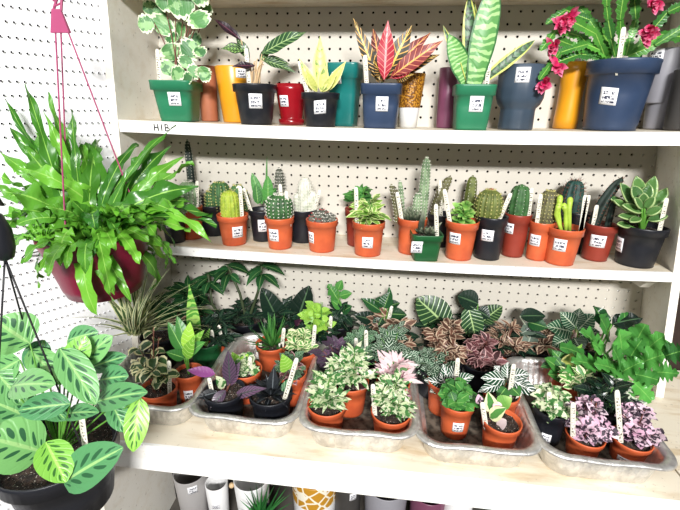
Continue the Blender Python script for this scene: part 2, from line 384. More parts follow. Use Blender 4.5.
def pegboard(mb, P0, U, Vv, nu, nv, pu, pv, rad, thickness, off=(0, 0), shear=None):
    """board with real round holes; P0 corner, U and Vv unit directions"""
    P0 = np.array(P0, float); U = np.array(U, float); Vv = np.array(Vv, float); N = np.cross(U, Vv)
    for i in range(nu):
        for j in range(nv):
            c = P0+U*(i+.5)*pu+Vv*(j+.5)*pv
            sq = []; ho = []
            for k in range(8):
                t = 2*PI*(k+.5)/8; cx, cy = math.cos(t), math.sin(t); mm = max(abs(cx), abs(cy))
                sq.append(c+U*pu/2*cx/mm+Vv*pv/2*cy/mm); ho.append(c+U*rad*cx+Vv*rad*cy)
            # square ring corners: 8 points give an octagon; use the exact corners instead
            cor = [c+U*pu/2*a+Vv*pv/2*b for a, b in ((1, 1), (-1, 1), (-1, -1), (1, -1))]
            mdp = [c+U*pu/2*a+Vv*pv/2*b for a, b in ((1, 0), (0, 1), (-1, 0), (0, -1))]
            ring = [mdp[0], cor[0], mdp[1], cor[1], mdp[2], cor[2], mdp[3], cor[3]]
            ho = [c+U*rad*math.cos(PI*k/4)+Vv*rad*math.sin(PI*k/4) for k in range(8)]
            inn = [h-N*thickness for h in ho]
            vs = ring+ho+inn
            fs = [(k, (k+1) % 8, 8+(k+1) % 8, 8+k) for k in range(8)]+[(8+k, 8+(k+1) % 8, 16+(k+1) % 8, 16+k) for k in range(8)]
            mb.add(vs, fs)
P1 = .0254
mb = UB()
# hole columns pass through x = 0, rows through z = 0 (measured)
nu, nv = 56, 38
pegboard(mb, (-.5*P1-12*P1, 0, -36.5*P1), (1, 0, 0), (0, 0, 1), nu, nv, P1, P1, .0031, .004)
mb.build('back_panel', M['peg'])
mb = UB(); box(mb, -.34, 1.13, .012, .02, -1.65, .05); mb.build('shade_sheet', M['void'])  # added dark sheet: shade in the holes and below the bottom shelf
mb = UB(); box(mb, .975, 1.1, .0045, .0065, -.9, .04); mb.build('lit_hole_strip', M['edge'])  # added white strip, standing in for light through the end holes
def shelf_board(name, ztop, zbot, y0, x0f, x1f, n=16, mat='shelf'):
    mb = UB(); ed = UB()
    for i in range(n):
        xa = x0f+(x1f-x0f)*i/n; xb = x0f+(x1f-x0f)*(i+1)/n
        a, b = ztop(xa), ztop(xb); c, d = zbot(xa), zbot(xb)
        hexa(mb, [(xa, y0+.006, c), (xb, y0+.006, d), (xb, -.001, d), (xa, -.001, c), (xa, y0+.006, a), (xb, y0+.006, b), (xb, -.001, b), (xa, -.001, a)])
        hexa(ed, [(xa, y0, c-.001), (xb, y0, d-.001), (xb, y0+.006, d-.001), (xa, y0+.006, c-.001), (xa, y0, a), (xb, y0, b), (xb, y0+.006, b), (xa, y0+.006, a)])
    o = mb.build(name, M[mat]); e = ed.build('edge_strip', M['edge'], o); return o
def shelf_edge_fix(o):
    return o
SA = shelf_board('shelf_board', zA, lambda x: zA(x)-.0245, YF, leftx(-.25)+.001, 1.0)
SB = shelf_board('shelf_board', zB, lambda x: zB(x)-.0205, YF, leftx(-.54)+.001, 1.006)
ST = shelf_board('shelf_board', lambda x: .045, lambda x: .012, YF, leftx(0)+.001, .96)
SC = shelf_board('shelf_board', lambda x: ZC, lambda x: ZC-.064, YC, leftx(ZC)+.0, .955)
SD = shelf_board('shelf_board', lambda x: -1.33, lambda x: -1.355, -.47, leftx(-1.2), 1.1, mat='darkboard')
# little cleats under the second shelf, at both ends
for sx in (0, 1):
    mb = UB()
    z1 = -.556; x0 = leftx(z1)+.001 if sx == 0 else rightx(z1, -.1)-.03
    y0, y1, zz = -.15, -.03, z1-.05
    hexa(mb, [(x0, -.1, zz), (x0+.02, -.1, zz), (x0+.02, y1-.03, zz), (x0, y1-.03, zz), (x0, y0, z1), (x0+.02, y0, z1), (x0+.02, y1, z1), (x0, y1, z1)])
    mb.build('shelf_bracket', M['panel'])
# end panels
def endpanel(fb, zt, zb, yb, yf, th, name='side_panel'):
    mb = UB(); n = 8
    for i in range(n):
        za = zb+(zt-zb)*i/n; zc = zb+(zt-zb)*(i+1)/n
        q = [(fb(za, yf), yf, za), (fb(za, yf)+th, yf, za), (fb(za, yb)+th, yb, za), (fb(za, yb), yb, za),
             (fb(zc, yf), yf, zc), (fb(zc, yf)+th, yf, zc), (fb(zc, yb)+th, yb, zc), (fb(zc, yb), yb, zc)]
        if th < 0: q = [q[1], q[0], q[3], q[2], q[5], q[4], q[7], q[6]]
        hexa(mb, q)
    return mb.build(name, M['panel'])
endpanel(lambda z, y: leftx(z), .05, ZC, -.0005, YF-.001, -.018)
endpanel(lambda z, y: rightx(z, y), .05, ZC, -.0005, YF-.001, .018)
endpanel(lambda z, y: -.2+0*z, ZC-.064, -1.6, -.225, YC+.01, -.02)
endpanel(lambda z, y: 1.0, ZC-.064, -1.6, -.225, YC+.01, .02)
# handwritten mark on the top shelf edge: H 1 B
mb = UB(); 
def stroke(pts, x0, z0, s): 
    tube(mb, [(x0+s*a, YF-.0012, z0+s*b) for a, b in pts], .0011, seg=5)
hx, hz, hs = -.124, zA(-.12)-.0195, .014
p = on_y(158, 127, YF); hx = p[0]-.008
for pts in (((0, 0), (0, 1)), ((.6, 0), (.6, 1)), ((0, .5), (.6, .5))): stroke(pts, hx, hz, hs)
stroke(((1.2, 0), (1.2, 1)), hx, hz, hs)
stroke(((1.8, 0), (1.8, 1)), hx, hz, hs); stroke(((1.8, 1), (2.3, .9), (2.3, .6), (1.8, .52), (2.45, .4), (2.4, .08), (1.8, 0)), hx, hz, hs)
mb.build('handwritten_mark', M['blackcord'])

# left pegboard wall (joins the unit, splays towards the viewer)
lw = MB()
th = .9282; Ud = V(-math.cos(th), -math.sin(th), 0)
P0 = V(-.223, -.178, -67.5*P1+.004); 
pegboard(lw, P0, -Ud*-1, (0, 0, 1), 62, 72, .01236, P1, .0021, .0035)
# lean the joint edge with the end panel
lw.v = [np.array(v)+V(.075*(v[2])*max(0, 1-np.linalg.norm(np.array(v[:2])-P0[:2])/.5), 0, 0) for v in lw.v]
tagp(lw.build('wall_left', M['pegw'], smooth=False), kind='structure')
mb = MB(); q = [P0+Ud*t+V(0, 0, 0)+V(-.8, .6, 0)*o for t, o in ((-.0, .03), (.8, .03), (.8, .04), (-.0, .04))]
hexa(mb, [(a[0]-.06, a[1], -1.7) for a in q]+[(a[0], a[1], .1) for a in q])
tagp(mb.build('wall_left_shade_sheet', M['void'], smooth=False), kind='structure')  # added dark sheet whose colour makes the wall holes look shaded
mb = MB(); box(mb, -3, 4, -4, .05, -1.62, -1.6); tagp(mb.build('floor', M['floor'], smooth=False), kind='structure')
mb = MB(); box(mb, 1.125, 2.2, -.06, -.03, -1.6, .2); tagp(mb.build('wall_right', M['brown'], smooth=False), kind='structure')
# neighbouring low bench to the right
mb = MB(); hexa(mb, [(.96, -.6, -.9), (1.7, -.6, -.9), (1.7, -.065, -.9), (.96, -.065, -.9), (.96, -.6, ZC-.001), (1.7, -.6, ZC-.001), (1.7, -.065, ZC-.001), (.96, -.065, ZC-.001)])
o = mb.build('bench', M['shelf'], smooth=False); tagp(o, 'worn cream board bench to the right of the shelving unit', 'bench')

# ================================================================== pots
def pot_geo(kind, rt, rb, h):
    w = .0022 if rt < .06 else .003
    inner = [(rt-w, h), (rt-w-.001, h*.93), (rb*.4+rt*.6-w, h*.85)]
    if kind in ('nursery', 'square'):
        bh = .2 if kind == 'nursery' else .24
        f = lambda q: rb+(rt*.93-rb)*q
        out = [(0.001, .003), (rb*.93, .003), (rb*.93, 0), (rb, 0.0), (f(.06)*.975, h*.06), (f(.08), h*.08), (f(.5), h*.5), (f(1-bh)+.0, h*(1-bh)), (rt*.985, h*(1-bh)+.001), (rt*.99, h*.95), (rt, h*.965), (rt, h-.0008), (rt-.0008, h)]
    elif kind == 'plain':
        out = [(0.001, 0), (rb*.95, 0), (rb, .003), (rb+(rt-rb)*.5, h*.5), (rt, h-.002), (rt-.001, h)]
    elif kind == 'curvy':
        out = [(0.001, 0), (rb, 0), (rb*1.03, h*.15), (rb*.98, h*.35), (rt*.93, h*.6), (rt*1.02, h*.85), (rt, h)]
    elif kind == 'footed':
        out = [(0.001, 0), (rb*.97, 0), (rb, h*.03), (rb*.98, h*.3), (rb*1.0, h*.34), (rt*.9, h*.4), (rt, h*.5), (rt*1.02, h*.7), (rt, h-.002), (rt-.002, h)]
    elif kind == 'saucer':
        out = [(0.001, 0), (rb*1.12, 0), (rb*1.18, h*.14), (rb*1.0, h*.15), (rb, h*.18), (rt*.97, h*.8), (rt, h*.85), (rt, h)]
    elif kind == 'goldtop':
        out = [(0.001, 0), (rb, 0), (rb+(rt-rb)*.35, h*.35), (rt, h)]
    elif kind == 'tub':
        f = lambda q: rb+(rt-rb)*q
        out = [(0.001, 0), (rb*.9, 0), (rb, .004), (f(.12), h*.12), (f(.12)*1.02, h*.13), (f(.2)*1.02, h*.2), (f(.25), h*.21), (f(.9), h*.8), (rt*1.03, h*.93), (rt*1.03, h), (rt, h+.001)]
    return out+inner
def make_pot(root, kind, rt, rb, h, mat, rot=0, fill=True, soil='soil'):
    mb = MB(); sq = 7 if kind == 'square' else 0
    lathe(mb, pot_geo(kind, rt, rb, h), 48, sq=sq, rot=rot, ribs=36 if kind == 'footed' else 0, rib=.012 if kind == 'footed' else 0)
    p = mb.build('pot', mat, root)
    if kind == 'square' or kind == 'nursery':
        pass
    if fill:
        s = MB(); rs = (rt*.93-.002)*.985; z = h*.86; seg = 20; rr = [0, .35, .7, 1]; vs = []
        for q in rr:
            for k in range(seg):
                t = 2*PI*k/seg; w = 1/((abs(math.cos(t))**sq+abs(math.sin(t))**sq)**(1/sq)) if sq else 1
                vs.append((rs*q*w*math.cos(t+rot), rs*q*w*math.sin(t+rot), z+R.uniform(-.0015, .0025)+(1-q)*.003))
        s.add(vs, [(i*seg+k, i*seg+(k+1) % seg, (i+1)*seg+(k+1) % seg, (i+1)*seg+k) for i in range(3) for k in range(seg)])
        s.build(soil, M['soil'], root)
    return p
class Pot:
    def __init__(s, name, label, cat, kind, mat, xc, ytop, wtop, ybot=None, wbot=None, zs=None, Y=None, fill=True, rot=0, tag=(), stick=(), base=0, hgt=None, group=None, tw=.0092):
        """front of the base at pixel (xc, ybot) on the shelf surface zs, or row depth Y; ytop is the front lip"""
        if zs is None: zs = ZC
        if Y == 'fit':
            z = zs + 0.; lip = on_z(xc, ytop, z+.0006+base+hgt); Yc = lip[1]+wtop/2*depth(lip)/F; X = lip[0]
            rb = (wbot or wtop*.76)/2*depth((X, Yc, z))/F
            if z == ZC and Yc < -.4: Yc = -.4; hgt = None
        elif Y is None:
            z = zs(.4) if callable(zs) else zs
            for _ in range(3):
                p = on_z(xc, ybot, z); z = zs(p[0]) if callable(zs) else zs
            yfront = p[1]
            d = depth(p); rb = (wbot or wtop*.76)/2*d/F; Yc = yfront+rb
        else:
            Yc = Y; X = .4
            for _ in range(6):
                z = zs(X) if callable(zs) else zs
                x_, y_ = px((X, Yc, z+.03)); X += (xc-x_)*depth((X, Yc, z))/F
            rb = (wbot or wtop*.76)/2*depth((X, Yc, z))/F
        zz = z+.0006+base
        X = .4
        h0 = (hgt or max(.03, min(.16, on_y(xc, ytop, Yc)[2]-zz)))*.85
        for _ in range(8): X += (xc-px((X, Yc, zz+h0))[0])*depth((X, Yc, zz+h0))/F
        ca = 1/math.sqrt(1+((xc-340)/F)**2)*(.9 if kind == 'square' else 1)
        rt = wtop/2*depth((X, Yc, zz+h0))/F*ca; rb *= ca
        shelf_row = round(z, 1); lab = label
        tray = z == ZC and Yc < -.15
        if tray: tx, ty = min(TRAYS, key=lambda q: abs(q[0]-X))
        for it in range(60):            # pots stand beside one another, never inside one another
            mv = False
            for (_, ox, oy, oz, orr, _x) in (ALL if fill and z == ZC else []):
                if abs(oz-z) > .05: continue
                d_ = math.hypot(X-ox, Yc-oy); need = (rt+orr)*.96
                if d_ < need-.0005:
                    k_ = (need-d_)*.5/max(d_, 1e-4); X += (X-ox)*k_*.5; Yc += max(0, Yc-oy+.004)*k_*1.2; mv = True
            if tray: X = min(max(X, tx-.068), tx+.070); Yc = min(max(Yc, ty-.10), ty+.105)
            elif z == ZC: Yc = min(Yc, -rt-.004)
            if not mv: break
            if it > 25: rt *= .988; rb *= .988
        ALL.append((name, round(X, 3), round(Yc, 3), round(zz, 2), round(rt, 3), xc))
        h = hgt or (on_y(xc, ytop, Yc-rt)[2]-zz)
        s.rt, s.rb, s.h = rt, rb, h; s.X, s.Y, s.z = X, Yc, zz; s.xc = xc; s.kind = kind; s.rot = rot
        s.O = V(X, Yc, zz); s.top = h*.86
        s.root = empty(name, s.O, label, cat, group)
        s.pot = make_pot(s.root, kind, rt, rb, h, mat, rot, fill)
        for t in tag: s.tag(*t[:4], w=tw, dy=t[4] if len(t) > 4 else -.01)
        for t in stick: s.sticker(*t)
    def prof_r(s, z):
        pr = [(r, zz) for r, zz in pot_geo(s.kind, s.rt, s.rb, s.h)][2:-3]; best = pr[-1][0]
        for (r0, z0), (r1, z1) in zip(pr, pr[1:]):
            if min(z0, z1) <= z <= max(z0, z1) and z1 != z0: return r0+(r1-r0)*(z-z0)/(z1-z0)
        return best
    def sticker(s, x, y, w, hpx=None, tilt=0):
        hpx = hpx or w
        d = depth(s.O); rm = (s.rt+s.rb)/2; front = math.atan2(CAM[1]-s.Y, CAM[0]-s.X)
        sx = max(-.9, min(.9, (x-s.xc)*d/F/rm)); phi = front+math.asin(sx)
        zc = on_y(x, y, s.Y-rm*math.cos(math.asin(sx)))[2]-s.z
        W = w*d/F*.97; H = hpx*d/F; zc = min(max(zc, H*.55), s.h-H*.5-.001); n = 6; vs = []; uvs = []
        for j in range(4):
            v = j/3; z = zc+(v-.5)*H
            for i in range(n+1):
                u = i/n
                if s.kind == 'square':
                    r = s.prof_r(z)
                    z2 = z+(u-.5)*W*tilt
                    xx = (x-s.xc)*d/F+(u-.5)*W; p_ = (xx*math.cos(s.rot)+(r+.0016)*math.sin(s.rot), xx*math.sin(s.rot)-(r+.0016)*math.cos(s.rot), z2); vs.append(p_)
                else:
                    z2 = z+(u-.5)*W*tilt
                    r = max(s.prof_r(z2), s.prof_r(z))+.0009; a = phi+(u-.5)*W/r; vs.append((r*math.cos(a), r*math.sin(a), z2))
                uvs.append((u, v))
        mb = MB(); mb.add(vs, [(j*(n+1)+i, j*(n+1)+i+1, (j+1)*(n+1)+i+1, (j+1)*(n+1)+i) for j in range(3) for i in range(n)], uvs)
        o = mb.build('price_sticker', M['sticker'], s.root); thick(o, .0004); return o
    def tag(s, xb, yb, xt, yt, w=.011, dy=0.0):
        """plant tag from (xb, yb) where it meets the soil to its top (xt, yt)"""
        Yb = s.Y+dy; a = on_y(xb, yb, Yb)-s.O; b = on_y(xt, yt, Yb)-s.O
        ax = max(-s.rt*.75, min(s.rt*.75, a[0])); b[0] += (ax-a[0])*.7; a[0] = ax; a[2] = min(a[2], s.top+.004)
        a2 = a-nrm(b-a)*max(0, a[2]-s.top+.012); side = nrm(np.cross(b-a, V(0, 1, 0)))*-1; side[1] = 0
        N = nrm(np.cross(side, b-a)); L_ = np.linalg.norm(b-a2); e = nrm(b-a2); t = .0006; vs = []; uvs = []
        rows = [(0, .55), (.12, 1), (.5, 1), (.93, 1), (.98, .8), (1, .45)]
        for q, ww in rows:
            for u in (-1, 1):
                vs.append(a2+e*L_*q+side*u*ww*w/2); uvs.append((.5+.5*u, q))
        mb = MB(); mb.add(vs, [(2*i, 2*i+1, 2*i+3, 2*i+2) for i in range(len(rows)-1)], uvs)
        o = mb.build('plant_tag', M['tag'], s.root); thick(o, .0007); return o
    def W(s, x, y, dy=0): return on_y(x, y, s.Y+dy)-s.O     # a point of the plant in local coordinates
TOCAM = lambda p: nrm(CAM-np.array(p))
def pleaf(mb, P, x0, y0, d0, x1, y1, d1, wpx, shape='ovate', bend=.3, fold=.15, nseg=7, across=4, face=.6, up=None, **kw):
    """leaf of plant P from pixel 0 to pixel 1, each at its own distance offset from the pot's axis"""
    a = P.W(x0, y0, d0); b = P.W(x1, y1, d1); c = P.O+(a+b)/2; tc = TOCAM(c)
    upv = nrm(tc*face+V(0, 0, 1)*(1-face)) if up is None else nrm(up)
    Ln = np.linalg.norm(b-a); w = wpx*depth(c)/F
    dr = nrm(b-a); s_ = nrm(np.cross(dr, upv)); n = np.cross(s_, dr)
    # start raised so that the bent leaf ends near b
    dr2 = nrm(dr*math.cos(bend/2)+n*math.sin(bend/2))
    leaf(mb, a, dr2, n*math.cos(bend/2)-dr*math.sin(bend/2), Ln*(1+bend*bend/24), w, shape, bend, fold, nseg, across, **kw); return a, b
def stem_to(mb, P, a, r=.0012, root=(0, 0), sag=.0):
    tube(mb, arc((root[0], root[1], P.top-.004), a, (0, 0, sag)), r*1.2, r*.8, 5)
def bush(P, mat, n, Lr, Wr, H, Rr, shape='ovate', stem='stemg', cx=0, cy=0, low=.0, bend=.5, fold=.2, nseg=4, across=2, stems=7, jitter=.5, wave=0, name='foliage', z0=None, face=.45, pair=True, irr=0):
    n = int(n*1.5); Rr *= 1.15; H *= 1.08; Lr *= 1.1; Wr *= 1.1; stems = int(stems*1.3)
    mb = MB(); st = MB(); z0 = P.top if z0 is None else z0
    heads = []
    for i in range(stems):
        a = 2*PI*(i+R.random()*.6)/stems; q = math.sqrt((i+.5)/stems); hx = Rr*.75*q*math.cos(a)+cx; hy = Rr*.75*q*math.sin(a)+cy
        hh = z0+H*(.95-.6*q*q)*R.uniform(.85, 1.05)
        bx, by = R.uniform(-.3, .3)*P.rt, R.uniform(-.3, .3)*P.rt
        pts = arc((bx, by, z0-.004), (hx, hy, hh), (0, 0, .01)); tube(st, pts, .0013, .0008, 4); heads.append(pts)
    k = 0
    while k < n:
        pts = R.choice(heads); t = R.uniform(low, 1)**.7; f = t*(len(pts)-1); i0 = min(int(f), len(pts)-2); p = pts[i0]+(pts[i0+1]-pts[i0])*(f-i0)
        a = R.random()*2*PI; out = V(math.cos(a), math.sin(a), 0)
        for sgn in ((1, -1) if pair else (1,)):
            d = nrm(out*sgn+V(0, 0, R.uniform(-.1, .9))+nrm(V(p[0]-cx, p[1]-cy, .001))*jitter)
            u = nrm(V(0, 0, 1)*(1-face)+TOCAM(P.O+p)*face+V(R.uniform(-.3, .3), R.uniform(-.3, .3), 0))
            ln = Lr*R.uniform(.65, 1.15)*(1 if t < .9 else .75)
            leaf(mb, p+d*.003, d, u, ln, Wr*ln/Lr, shape, bend*R.uniform(.4, 1.3), fold, nseg, across, wave=wave, irr=irr); k += 1
    f_ = mb.build(name, mat, P.root); st.build('stem', M[stem], P.root); return f_
def rosette(P, mat, n, Lr, Wr, shape='blade', up0=.3, up1=1.4, bend=.5, fold=.25, nseg=7, across=2, cx=0, cy=0, z=None, name='foliage', wave=0, rr=.003, twist=0):
    mb = MB(); z = P.top-.002 if z is None else z
    for i in range(n):
        a = i*2.39996+R.uniform(-.2, .2); q = i/max(n-1, 1); e = up1+(up0-up1)*q; d = V(math.cos(a)*math.cos(e), math.sin(a)*math.cos(e), math.sin(e))
        u = nrm(V(-math.cos(a)*math.sin(e), -math.sin(a)*math.sin(e), math.cos(e)))
        leaf(mb, V(cx+math.cos(a)*rr, cy+math.sin(a)*rr, z), d, u, Lr*R.uniform(.75, 1.1), Wr, shape, bend*R.uniform(.5, 1.4), fold, nseg, across, wave=wave, twist=twist*R.uniform(-1, 1))
    return mb.build(name, mat, P.root)
def cactus(P, mat, cx, cy, r, H, ribs=12, rib=.1, kind='col', spine='spine_w', ns=9, sl=.006, name='cactus_body', lean=(0, 0), z=None, sw=.0005, spread=.8):
    mb = MB(); n = 14; prof = []; z = P.top-.004 if z is None else z
    for i in range(n+1):
        t = i/n
        if kind == 'col': q = min(1, (1-((t-.75)/.25)**2)**.5 if t > .75 else 1)*(.88+.12*math.sin(PI*min(1, t*1.3)))
        else: q = max(.0, 1-abs(2*t-.95)**2.6)**.5*1.0 if t < 1 else 0
        prof.append((max(r*q, .0004), z+H*t))
    seg = max(24, ribs*4); vs = []; uvs = []
    for i, (rr, zz) in enumerate(prof):
        for k in range(seg):
            a = 2*PI*k/seg; q = rr*(1+rib*math.cos(ribs*a)); t = i/n
            vs.append((cx+q*math.cos(a)+lean[0]*t*t*H, cy+q*math.sin(a)+lean[1]*t*t*H, zz)); uvs.append((k/seg, t))
    mb.add(vs, [(i*seg+k, i*seg+(k+1) % seg, (i+1)*seg+(k+1) % seg, (i+1)*seg+k) for i in range(n) for k in range(seg)], uvs)
    body = mb.build(name, mat, P.root)
    if spine:
        sp = MB(); rows = max(4, int(H/.0075))
        for k in range(ribs):
            a = 2*PI*k/ribs
            for j in range(rows):
                t = (j+.5)/rows; f = t*n; i0 = min(int(f), n-1); rr = prof[i0][0]+(prof[i0+1][0]-prof[i0][0])*(f-i0); zz = z+H*t; q = rr*(1+rib)
                p = V(cx+q*math.cos(a)+lean[0]*t*t*H, cy+q*math.sin(a)+lean[1]*t*t*H, zz)
                slope = (prof[i0+1][0]-prof[i0][0])/max(prof[i0+1][1]-prof[i0][1], 1e-5)
                nv_ = nrm(V(math.cos(a), math.sin(a), -max(-3, min(3, slope))))
                if nv_[1] > .45: continue
                for s_ in range(ns):
                    d = nrm(nv_+V(R.uniform(-1, 1), R.uniform(-1, 1), R.uniform(-1, 1))*spread); e = p+d*sl*R.uniform(.6, 1.2)
                    w1 = nrm(np.cross(d, V(.3, .2, 1)))*sw; w2 = np.cross(d, w1)
                    sp.add([p+w1, p-w1*.5+w2, p-w1*.5-w2, e], [(0, 1, 3), (1, 2, 3), (2, 0, 3)])
        sp.build('spines', M[spine], body)
    return body

# ================================================================== TOP SHELF
N_ = V(0, 0, 1)
def PA(name, label, cat, kind, mat, xc, ytop, wt, yb, wb, **k): return Pot(name, label, cat, kind, M[mat], xc, ytop, wt, yb, wb, zs=zA, **k)
FR = lambda wpx: YF+.004+wpx*.5*.00232          # row centre so that the pot stands just behind the front edge
G1 = 'plants in front on the top shelf'; G1b = 'empty decorative pots at the back of the top shelf'
def front(P_args, Yoff=0, **k): pass
# 1 white edged geranium-like plant
P = PA('potted_ivy', 'tall plant with round white-edged green leaves in a square green pot on the top shelf', 'potted plant', 'square', 'green', 177, 80, 51, 122, 36, Y=FR(44), rot=.12,
       tag=((159, 80, 157, 49),), stick=((180, 99, 12, 12),), group=G1)
mb = MB(); st = MB()
sp = [(163, 25, 24, .02), (181, 3, 30, 0), (199, 20, 24, -.02), (187, 14, 18, .01), (146, 24, 18, .0), (171, 52, 24, .01), (190, 50, 22, 0), (200, 52, 14, -.01), (168, 68, 18, -.01), (186, 62, 16, -.02), (203, 72, 16, -.03), (172, 38, 14, .02), (195, 40, 16, .02), (160, 12, 16, .03), (205, 8, 16, .03), (178, 74, 16, -.02), (150, 8, 16, .03), (194, 72, 15, -.02), (165, 0, 22, .0), (200, -5, 22, .0), (180, 30, 16, .03), (168, -14, 22, .0), (186, -18, 22, 0), (205, 76, 13, -.03), (188, 78, 12, -.03), (176, 62, 13, .02)]
for (x, y, w, d) in sp:
    a = R.uniform(0, 6.28); h = w*.46; dx, dy = math.cos(a)*h, -abs(math.sin(a))*h*.8
    if R.random() < .6: dy = -dy
    p0, p1 = pleaf(mb, P, x-dx, y-dy, d, x+dx, y+dy, d-.01, w*1.02, 'scallop', .3, .1, 12, 4, face=.75, wave=.05)
    tube(st, arc((R.uniform(-.01, .01), R.uniform(-.01, .01), P.top), p0, (0, .01, .01), 8), .0014, .0009, 5)
mb.build('foliage', L['geranium'], P.root); st.build('stem', M['stemr'], P.root)
# 2-3 back pots
PA('flower_pot', 'brown clay pot half hidden behind the square green pot on the top shelf', 'pot', 'plain', 'clay', 206, 65, 21, 122, 17, Y=-.065, fill=False, group=G1b)
P = PA('flower_pot', 'mustard yellow pot with a label near its rim, standing behind the black calathea pot', 'pot', 'plain', 'mustard', 233, 65, 36, 122, 25, Y=-.066, fill=False, group=G1b, stick=((240, 73, 12, 8),))
# 4 calathea black pot
P = PA('potted_calathea', 'plant with long dark patterned drooping leaves in a black pot on the top shelf', 'potted plant', 'nursery', 'black', 255, 83, 45, 125, 31, Y=FR(40), tag=((249, 80, 246, 48),), stick=((255, 101, 13, 13),), group=G1)
mb = MB(); m2 = MB(); st = MB(); m3 = MB()
for a in ((241, 40, .0, 213, 18, -.0, 9, m3), (262, 54, 0, 307, 31, -.01, 16, mb), (262, 60, -.01, 296, 72, -.02, 9, mb), (246, 50, 0, 221, 48, -.02, 12, m2), (249, 60, 0, 236, 36, .0, 10, mb), (264, 58, 0, 290, 64, .01, 8, mb), (255, 66, -.01, 232, 66, -.03, 8, m3), (260, 62, 0, 272, 44, .02, 8, m2)):
    pleaf(a[7], P, *a[:7], 'lance', .35, .2, 9, 4, face=.6, wave=.15); stem_to(st, P, P.W(a[0], a[1], a[2]), .0013)
for i in range(9): tube(st, arc((R.uniform(-.012, .012), R.uniform(-.01, .01), P.top), P.W(R.uniform(250, 264), R.uniform(58, 72), 0)), .0016, .001, 5)
mb.build('foliage', L['calathea_dark'], P.root); m2.build('banded_leaves', L['calathea_stripe'], P.root); m3.build('purple_leaves', L['purpleback'], P.root); st.build('stem', M['bead'], P.root)
# 5 red glazed
PA('flower_pot', 'glossy dark red pot with attached saucer between two black pots on the top shelf', 'pot', 'saucer', 'redglaze', 291, 83, 31, 123, 22, Y=-.09, fill=False, group=G1b, stick=((284, 101, 10, 10),))
# 6 yellow snake plant
P = PA('potted_snake_plant', 'small pale yellow snake plant in a little black pot on the top shelf', 'potted plant', 'nursery', 'black', 320.5, 92, 39, 127, 29, Y=FR(35), tag=((308, 92, 299, 61),), stick=((320, 107, 12, 12, .1),), group=G1)
mb = MB()
for a in ((320, 90, 0, 320, 36, .01, 15), (315, 92, -.01, 299, 58, -.01, 9), (326, 92, -.01, 346, 61, -.01, 10), (322, 92, -.01, 337, 72, -.03, 9), (317, 92, -.01, 306, 70, -.03, 9), (321, 92, -.015, 326, 62, -.02, 11), (312, 91, 0, 303, 66, .01, 9)):
    pleaf(mb, P, *a, 'lance', .25, .3, 8, 4, face=.8)
mb.build('foliage', L['snake_y'], P.root)
# 7 teal
P = PA('flower_pot', 'teal square pot with a label behind the small yellow snake plant', 'pot', 'square', 'teal', 345, 62, 36, 124, 26, Y=-.07, fill=False, group=G1b, rot=-.15, stick=((341, 78, 9, 10),))
# 8 croton
P = PA('potted_croton', 'red and green croton with yellow veins in a square navy pot on the top shelf', 'potted plant', 'square', 'navy', 382, 83, 45, 128, 35, Y=FR(40), rot=-.06, tag=((367, 84, 365, 55),), stick=((384, 104, 12, 13),), group=G1)
mb, mp, mg = MB(), MB(), MB()
for a in ((378, 82, 0, 353, 17, 0, 13, mg), (384, 80, -.015, 388, 20, -.02, 17, mp), (386, 78, 0, 412, 25, .0, 19, mg), (392, 76, -.01, 443, 40, -.02, 17, mb), (382, 76, 0, 373, 28, .02, 14, mb), (388, 74, 0, 431, 32, .02, 14, mb),
          (380, 80, -.01, 366, 40, .01, 12, mg), (390, 76, 0, 440, 54, .01, 14, mg), (386, 80, .01, 400, 50, .01, 14, mg), (378, 82, 0, 380, 50, .02, 12, mb), (390, 78, 0, 421, 62, -.02, 12, mp), (384, 82, 0, 374, 60, -.02, 10, mg), (396, 80, 0, 414, 74, -.02, 9, mg)):
    pleaf(a[7], P, *a[:7], 'lance', .3, .2, 9, 4, face=.75, wave=.1)
mb.build('foliage', L['croton'], P.root); mp.build('pink_leaves', L['croton_p'], P.root); mg.build('dark_leaves', L['croton_g'], P.root)
st = MB(); tube(st, [(0, 0, P.top-.004), (0, 0, P.top+.05)], .003, .002); st.build('stem', M['stemd'], P.root)
# 9 gold woven pot on white base
P = PA('flower_pot', 'woven gold pot with a white foot behind the croton', 'pot', 'goldtop', 'whiteglaze', 411, 73, 27, 126, 17, Y=-.06, fill=False, group=G1b)
mb = MB(); r1 = P.rb+(P.rt-P.rb)*.36; lathe(mb, [(r1+.0012, P.h*.38), (P.rt+.0014, P.h*.99), (P.rt+.0014, P.h+.001), (P.rt-.002, P.h+.001)], 40); mb.build('woven_sleeve', M['gold'], P.root)
# 10 plum
PA('flower_pot', 'tall plum purple pot left of the big snake plant', 'pot', 'plain', 'plum', 449, 67, 20, 127, 17, Y=-.06, fill=False, group=G1b)
# 11 snake plant
P = PA('potted_snake_plant', 'big green banded snake plant in a square green pot on the top shelf', 'potted plant', 'square', 'green', 473.5, 84, 46, 129, 35, Y=FR(42), rot=-.03, tag=((487, 82, 490, 57),), stick=((475, 104, 13, 14),), group=G1)
mb, m2 = MB(), MB()
for a in ((474, 84, -.01, 496, -22, -.01, 26, mb), (468, 84, 0, 449, 34, -.01, 20, mb), (471, 82, .01, 469, -6, .01, 15, m2), (476, 84, .01, 474, 0, .02, 9, m2), (484, 80, 0, 535, 40, .0, 12, m2), (465, 84, 0, 443, 25, 0, 7, m2), (480, 82, 0, 487, 40, .02, 10, m2)):
    pleaf(a[7], P, *a[:7], 'sword', .12 if a[7] is mb else .35, .22, 12, 4, face=.85)
mb.build('foliage', L['snake'], P.root); m2.build('edged_leaves', L['snake_e'], P.root)
